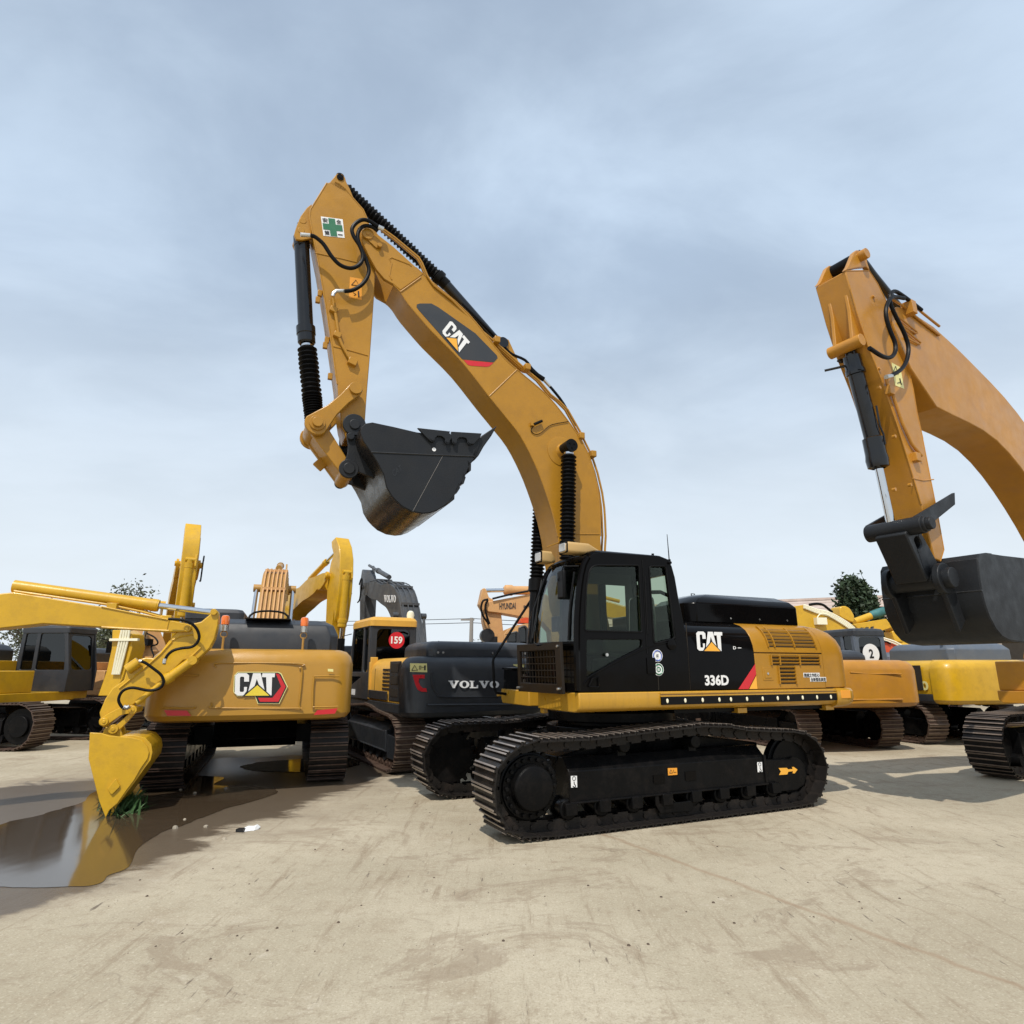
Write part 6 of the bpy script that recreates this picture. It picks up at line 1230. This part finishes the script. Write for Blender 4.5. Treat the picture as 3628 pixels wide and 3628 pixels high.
q = GF.P3(cL, vn, [(1470, 855)])[0]; MB().cyl((q[0], -.24, q[2]), (q[0], .225, q[2]), .045, n=16).cyl((q[0], .2, q[2]), (q[0], .24, q[2]), .02, n=10).build('nose_pin', 'bright', bmo_, .003)
sk = [(1550, 770), (1700, 740), (1870, 600), (1960, 535), (1995, 560), (2005, 640), (1990, 800), (1935, 1030), (1850, 1190), (1600, 1425), (1540, 1440), (1440, 1395), (1400, 1400), (1150, 1640), (900, 1850), (560, 2150), (330, 2330), (120, 2500), (20, 2560), (-40, 2300), (60, 2060), (180, 1880), (380, 1740), (430, 1560), (520, 1460), (640, 1380), (760, 1350), (890, 1365), (1000, 1270), (1200, 1000), (1280, 920)]
so_ = GF.P(cL, vn - .05, sk); stk = MB().prism(so_, -.14, .13).build('stick', 'bright', r, .014)
MB().tube(GF.P3(cL, .135, [(1200, 1080), (1010, 1290), (700, 1560), (300, 1880)]), .014, 6).tube(GF.P3(cL, .135, [(1700, 1180), (1500, 1370), (1100, 1680)]), .014, 6).tube(GF.P3(cL, .135, [(1200, 1060), (1350, 990), (1570, 960)]), .012, 6).build('weld_seam', 'bright', stk)
a, b, e_ = [Vector(p) for p in GF.P3(cL, 0, [(-1500, 130), (980, 465), (1935, 585)])]
cy = MB().cyl(a, b, .085, n=22).lathe(b - (b - a).normalized() * .1, b, [(0, .09), (.08, .09), (.1, .07)], 20).build('stick_cylinder', 'bright', r); MB().cyl(b, e_, .042, n=16).build('cylinder_rod', 'chrome', cy)
q = e_; MB().cyl((q.x, -.17, q.z), (q.x, .17, q.z), .045, n=16).build('pin', 'bright', stk, .003)
a, b, e_ = [Vector(p) for p in GF.P3(cL, .2, [(1560, 1400), (1060, 1760), (600, 2130)])]
cy = MB().cyl(a, b, .062, n=20).lathe(b - (b - a).normalized() * .12, b, [(0, .075), (.1, .075), (.12, .05)], 20).cyl((a.x, .02, a.z), (a.x, .26, a.z), .06, n=16).build('bucket_cylinder', 'bright', r); MB().cyl(b, e_, .036, n=14).build('cylinder_rod', 'bright', cy)
MB().tube(GF.P3(cL, .28, [(1140, 690), (1350, 705), (1500, 745), (1620, 850), (1670, 980), (1640, 1090), (1540, 1170), (1380, 1190), (1230, 1230), (1130, 1310), (1085, 1400), (1070, 1470)]), .020, 8, smooth=4).tube(GF.P3(cL, .30, [(680, 1415), (760, 1450), (900, 1550), (1010, 1640), (1060, 1740), (1040, 1830), (960, 1890), (800, 1915), (560, 1870), (420, 1890), (330, 1960), (290, 2080), (340, 2190), (400, 2230)]), .019, 8, smooth=4).build('hose', 'rubber', stk)
MB().tube(GF.P3(cL, .28, [(640, 1410), (690, 1415)]), .024, 8).tube(GF.P3(cL, .28, [(1085, 1370), (1068, 1450)]), .026, 8).tube(GF.P3(cL, .3, [(380, 2190), (440, 2210), (480, 2180)]), .03, 8).build('hose_fitting', 'steel', stk)
MB().cyl(*GF.P3(cL, .16, [(640, 1420), (440, 1560)]), .07, n=16).build('spare_pipe', 'bright', stk)
# linkage in the crop of the whole left side
def G1(v, pts): return GF.P(c1, v, pts)
l1 = MB().prism(rounded(G1(.2, [(250, 1390), (275, 1420), (250, 1450), (150, 1465), (60, 1530), (20, 1560), (-20, 1540), (-20, 1500), (60, 1450), (150, 1405)]), .03), .16, .21).prism(rounded(G1(.2, [(235, 1430), (265, 1440), (140, 1575), (100, 1590), (90, 1560)]), .02), .10, .17)
for p in ((240, 1430), (22, 1517)): q = G1(.2, [p])[0]; l1.cyl((q[0], -.2, q[1]), (q[0], .235, q[1]), .05, n=16); l1.cyl((q[0], .23, q[1]), (q[0], .245, q[1]), .022, n=10)
l1.build('bucket_linkage', 'bright', r, .006)
vb = .42
bks = [(-90, 1600), (0, 1605), (60, 1625), (240, 1640), (300, 1655), (345, 1700), (362, 1750), (350, 1800), (300, 1870), (250, 1960), (190, 2040), (120, 2140), (60, 2190), (30, 2250), (-20, 2120), (-60, 1960), (-100, 1800)]
bkp = G1(vb, bks)
bmk = MB(); bmk.prism(bkp, vb - .03, vb); bmk.prism(bkp, -vb, -vb + .03)
bk2 = bmk.build('bucket', 'bright', r, .006)
shl = G1(vb, [(140, 1628), (240, 1622), (330, 1640), (375, 1690), (385, 1750), (372, 1810), (320, 1880), (262, 1965), (200, 2045), (125, 2145), (90, 2170)]); cc_ = Vector((sum(p[0] for p in bkp) / len(bkp), sum(p[1] for p in bkp) / len(bkp)))
MB().prism(shl + [tuple(Vector(p) + (cc_ - Vector(p)).normalized() * .05) for p in shl][::-1], -vb + .02, vb - .02).build('bucket_shell', 'bright', bk2, .006)
MB().prism(G1(.2, [(0, 1610), (10, 1580), (60, 1545), (100, 1535), (130, 1560), (160, 1640)]), .10, .15).prism(G1(.2, [(0, 1610), (10, 1580), (60, 1545), (100, 1535), (130, 1560), (160, 1640)]), -.15, -.10).build('bucket_ear', 'bright', bk2, .006)
q = G1(.2, [(85, 1575)])[0]; MB().cyl((q[0], -.17, q[1]), (q[0], .19, q[1]), .06, n=18).cyl((q[0], .18, q[1]), (q[0], .20, q[1]), .026, n=10).build('pin', 'bright', bk2, .003)
tt = [(360 + x * .41408, 2500 + y * .41408) for x, y in [(130, 700), (235, 700), (150, 790), (130, 850), (95, 915), (60, 965), (80, 880), (105, 810), (120, 790)]]
tp = [GF.on(x, y, vb) for x, y in tt]
for i in range(4): v = vb - .05 - i * .24; MB().prism(tp, v - .07, v).build('tooth', 'bright', bk2, .006)
cp = [GF.on(360 + x * .41408, 2500 + y * .41408, vb + .02) for x, y in [(50, 715), (85, 765), (160, 690), (120, 625), (100, 650)]]
MB().prism(rounded(cp, .02), vb, vb + .025).build('side_cutter', 'bright', bk2, .004)
# ================================================================== BACKGROUND: trees, shed, pole, litter
def leafmat(name, c, v=.5):
    m = bpy.data.materials.new(name); m.use_nodes = True; t = m.node_tree; p = t.nodes['Principled BSDF']
    oi = t.nodes.new('ShaderNodeTexNoise'); oi.inputs['Scale'].default_value = 1.6; oi.inputs['Detail'].default_value = 4
    co = t.nodes.new('ShaderNodeTexCoord'); t.links.new(co.outputs['Object'], oi.inputs['Vector'])
    mr = t.nodes.new('ShaderNodeMapRange'); mr.inputs[1].default_value = .3; mr.inputs[2].default_value = .7; mr.inputs[3].default_value = 1 - v; mr.inputs[4].default_value = 1 + v; t.links.new(oi.outputs['Fac'], mr.inputs[0])
    s = t.nodes.new('ShaderNodeVectorMath'); s.operation = 'SCALE'; s.inputs[0].default_value = c; t.links.new(mr.outputs[0], s.inputs['Scale']); t.links.new(s.outputs[0], p.inputs['Base Color'])
    p.inputs['Roughness'].default_value = .6; return m
M['conifer'] = leafmat('conifer_needles', (.022, .042, .015)); M['olive'] = leafmat('olive_leaves', (.085, .095, .050)); M['green'] = M['green']; M['weedleaf'] = leafmat('weed_leaves', (.03, .075, .018))
def leaf(mb, c, size, rnd):
    a = Vector((rnd.gauss(0, 1), rnd.gauss(0, 1), rnd.gauss(0, 1))).normalized(); b = a.cross(Vector((rnd.gauss(0, 1), rnd.gauss(0, 1), rnd.gauss(0, 1)))).normalized()
    c = Vector(c); mb.add([c - a * size, c + b * size * .45, c + a * size, c - b * size * .45], [(0, 1, 2, 3)])
def conifer(X, Y, h, wd, lean, label, seed):
    rnd = random.Random(seed); r = thing('conifer_tree', label, 'tree', (X, Y, 0), 0, 'dark conifers by the pale shed')
    MB().cyl((0, 0, 0), (lean, 0, h * .95), .16, .03, 8).build('trunk', 'bark', r)
    mb = MB()
    for k in range(620):
        t = rnd.random() ** .75; z = .8 + t * (h - 1.0); rad = wd * (1 - t) ** .42 * (.5 + .5 * min(1, t * 5 + .4)) * rnd.uniform(.55, 1.0)
        an = rnd.uniform(0, 6.28); cx = lean * z / h + rad * math.cos(an); cy = rad * math.sin(an)
        for j in range(15): leaf(mb, (cx + rnd.gauss(0, .20), cy + rnd.gauss(0, .20), z + rnd.gauss(0, .24)), rnd.uniform(.08, .19), rnd)
    mb.build('crown', 'conifer', r)
def broad(X, Y, h, wd, label, seed, n=120, mat='olive', leafs=.13, z0=.35, dens=16, group=None):
    rnd = random.Random(seed); r = thing('broadleaf_tree', label, 'tree', (X, Y, 0), 0, group)
    t = MB().cyl((0, 0, 0), (0, 0, h * .6), .13, .08, 8); br = []
    for k in range(16):
        an = rnd.uniform(0, 6.28); z = h * rnd.uniform(z0, .7); e = Vector((wd * .8 * math.cos(an) * rnd.uniform(.4, 1), wd * .8 * math.sin(an) * rnd.uniform(.4, 1), min(h, z + h * rnd.uniform(.1, .32)))); t.cyl((0, 0, z), e, .05, .012, 5); br.append((Vector((0, 0, z)), e))
    t.build('trunk', 'bark', r); mb = MB()
    for k in range(n):
        a, e = rnd.choice(br); q = a.lerp(e, rnd.uniform(.45, 1.1)) + Vector((rnd.gauss(0, wd * .16), rnd.gauss(0, wd * .16), rnd.gauss(0, h * .04)))
        for j in range(dens): leaf(mb, q + Vector((rnd.gauss(0, .22), rnd.gauss(0, .22), rnd.gauss(0, .16))), rnd.uniform(leafs * .5, leafs), rnd)
    mb.build('crown', mat, r)
conifer(19.3, 33.0, 6.4, 1.6, -1.5, 'dark leaning conifer standing before the pale shed wall, the wider one', 3)
conifer(22.2, 33.5, 7.6, 1.9, -.5, 'dark conifer half hidden by the hanging black bucket at the right', 5)
conifer(21.0, 34.5, 4.4, 1.7, 0, 'low dark conifer between the two taller ones by the shed', 6)
broad(-19.9, 32.0, 5.9, 1.25, 'grey green feathery tree above the near yellow boom at the left', 11, 170, leafs=.12)
broad(-21.3, 33.5, 4.6, 1.2, 'low tree behind the left boom, partly hidden by it', 12, 120)
broad(-14.6, 33, 4.3, 1.4, 'small green tree behind the dark engine cover of the rear view machine', 14, 70)
broad(-2.1, 44, 4.0, 1.3, 'small thin tree left of the concrete pole', 15, 55, z0=.4, group=None)
broad(-1.0, 45, 3.9, 1.2, 'small thin tree right of the concrete pole', 16, 55, z0=.4)
broad(-30, 40, 6, 3, 'rounded tree far off at the left edge', 18, 160)
# shed
sh = thing('shed', 'long pale shed with tiled roof beyond the machines at the right', 'building', (29.5, 41, 0), -24)
MB().bb(-26, 26, 0, 12, 0, 4.6).build('wall', paint('pale_shed_wall', (.42, .36, .31), .8, var=.1), sh)
rfm = paint('faded_roof_tiles', (.47, .375, .32), .8, var=.15, grime=.4, gcol=(.3, .24, .2), bump=.4, bscale=14)
rf = MB()
for k in range(9): rf.slab([(-26.5, -.6 + k * .75, 4.5 + k * .29), (26.5, -.6 + k * .75, 4.5 + k * .29), (26.5, .25 + k * .75, 4.78 + k * .29), (-26.5, .25 + k * .75, 4.78 + k * .29)], (0, 0, .06))
rf.slab([(-26.5, 6.2, 7.1), (26.5, 6.2, 7.1), (26.5, 12.6, 4.5), (-26.5, 12.6, 4.5)], (0, 0, .08)); rf.bb(-26.6, 26.6, 6.0, 6.4, 7.12, 7.3); rf.build('roof', rfm, sh)
for k in range(8): MB().bb(-24 + k * 6.4, -22.4 + k * 6.4, -.05, .02, 2.4, 3.6).build('window', 'dark', sh)
wl_ = thing('yard_wall', 'low grey yard wall at the back of the yard', 'wall', (0, 58, 0)); MB().bb(-80, 20, 0, .24, 0, 1.9).build('wall_panel', paint('grey_render', (.33, .31, .28), .9, grime=.4), wl_); MB().bb(-80, 20, -.05, .29, 1.9, 2.0).build('coping', 'wood', wl_)
pl_ = thing('power_pole', 'slim concrete power pole standing behind the dark grey machine', 'pole', (-3.05, 47, 0)); MB().cyl((0, 0, 0), (.05, 0, 5.5), .19, .13, 12).build('post', 'wood', pl_); MB().bb(-.75, .25, -.06, .06, 5.30, 5.42).build('crossarm', 'wood', pl_)
wr = MB()
for dz, y in ((5.45, .0), (5.15, .1)):
    for x1, y1, z1_ in ((-42, 58, 6.6), (40, 52, 5.0)): wr.tube([(-3.0 + (x1 + 3) * t, 47 + (y1 - 47) * t + y, dz + (z1_ - 5.45) * t - 1.1 * 4 * t * (1 - t) * .35) for t in [i / 14 for i in range(15)]], .022, 4)
tag(wr.build('overhead_wire', 'rubber'), 'thin overhead wires running either side of the concrete pole', 'wire')
# litter and weeds
def lit(p, z=0): q = ground(*p); return Vector((q[0], q[1], z))
a = lit((858, 2946)); b = lit((918, 2938))
lm = MB().loft([[a + (b - a) * t + Vector((0, y, z)) for y, z in ((-.05 * k, .004), (-.02, .03 * k + .006), (.04, .04 * k + .006), (.07 * k, .004))] for t, k in ((0, .6), (.25, 1), (.6, .8), (.8, 1.1), (1, .3))], 0)
o = lm.build('litter', 'white'); tag(o, 'scrap of white packaging lying on the bare concrete', 'litter')
o2 = MB().loft([[a + Vector((-.03, 0, 0)) + Vector((x, y, .004 + h)) for x, y in ((-.03, -.04), (.06, -.05), (.07, .03), (-.02, .03))] for h in (0, .03)]).build('scrap', 'blackvin', o)
rnd = random.Random(4)
for i, (px, py) in enumerate([(640, 2800), (690, 2812), (800, 2795), (730, 2930), (620, 2935), (655, 2905), (795, 2975)]):
    q = lit((px, py)); n = 7; rr = rnd.uniform(.02, .05)
    m = MB().loft([[q + Vector((rr * k * math.cos(j * 6.283 / n) * rnd.uniform(.7, 1.2), rr * .8 * k * math.sin(j * 6.283 / n) * rnd.uniform(.7, 1.2), h)) for j in range(n)] for h, k in ((0, 1), (rr * .5, .9), (rr * .8, .4))])
    tag(m.build('stone', 'debris'), 'small pale stone chip lying in the muddy puddle edge', 'stone', 'stone chips at the puddle edge')
gr = MB()
for i in range(420):
    q = lit((rnd.gauss(430, 30), rnd.gauss(2862, 14))); hgt = rnd.uniform(.04, .22); dx_, dy_ = rnd.gauss(0, .06), rnd.gauss(0, .06); ww = rnd.uniform(.008, .02)
    gr.add([q + Vector((-ww, 0, 0)), q + Vector((ww, 0, 0)), q + Vector((dx_ + ww * .6, dy_, hgt * .7)), q + Vector((dx_ * 1.6, dy_ * 1.6, hgt)), q + Vector((dx_ - ww * .6, dy_, hgt * .7))], [(0, 1, 2, 3, 4)])
tag(gr.build('weed_tuft', 'weedleaf'), 'dark green weeds growing from the puddle beside the bucket teeth', 'weeds', kind='stuff')
pb = MB()
for i in range(120):
    px = rnd.uniform(330, 3300); py = rnd.uniform(2820, 3400)
    if px < 900 and py < 3050: continue
    q = lit((px, py)); rr = rnd.choice([.003, .004, .006, .010]) * rnd.uniform(.7, 1.2)
    pb.loft([[q + Vector((rr * k * math.cos(j * 1.257), rr * k * math.sin(j * 1.257), h)) for j in range(5)] for h, k in ((0, 1.2), (rr * .5, .9), (rr * .8, .4))])
tag(pb.build('grit', 'bark'), 'dark grit and crumbs scattered over the concrete', 'grit', kind='stuff')
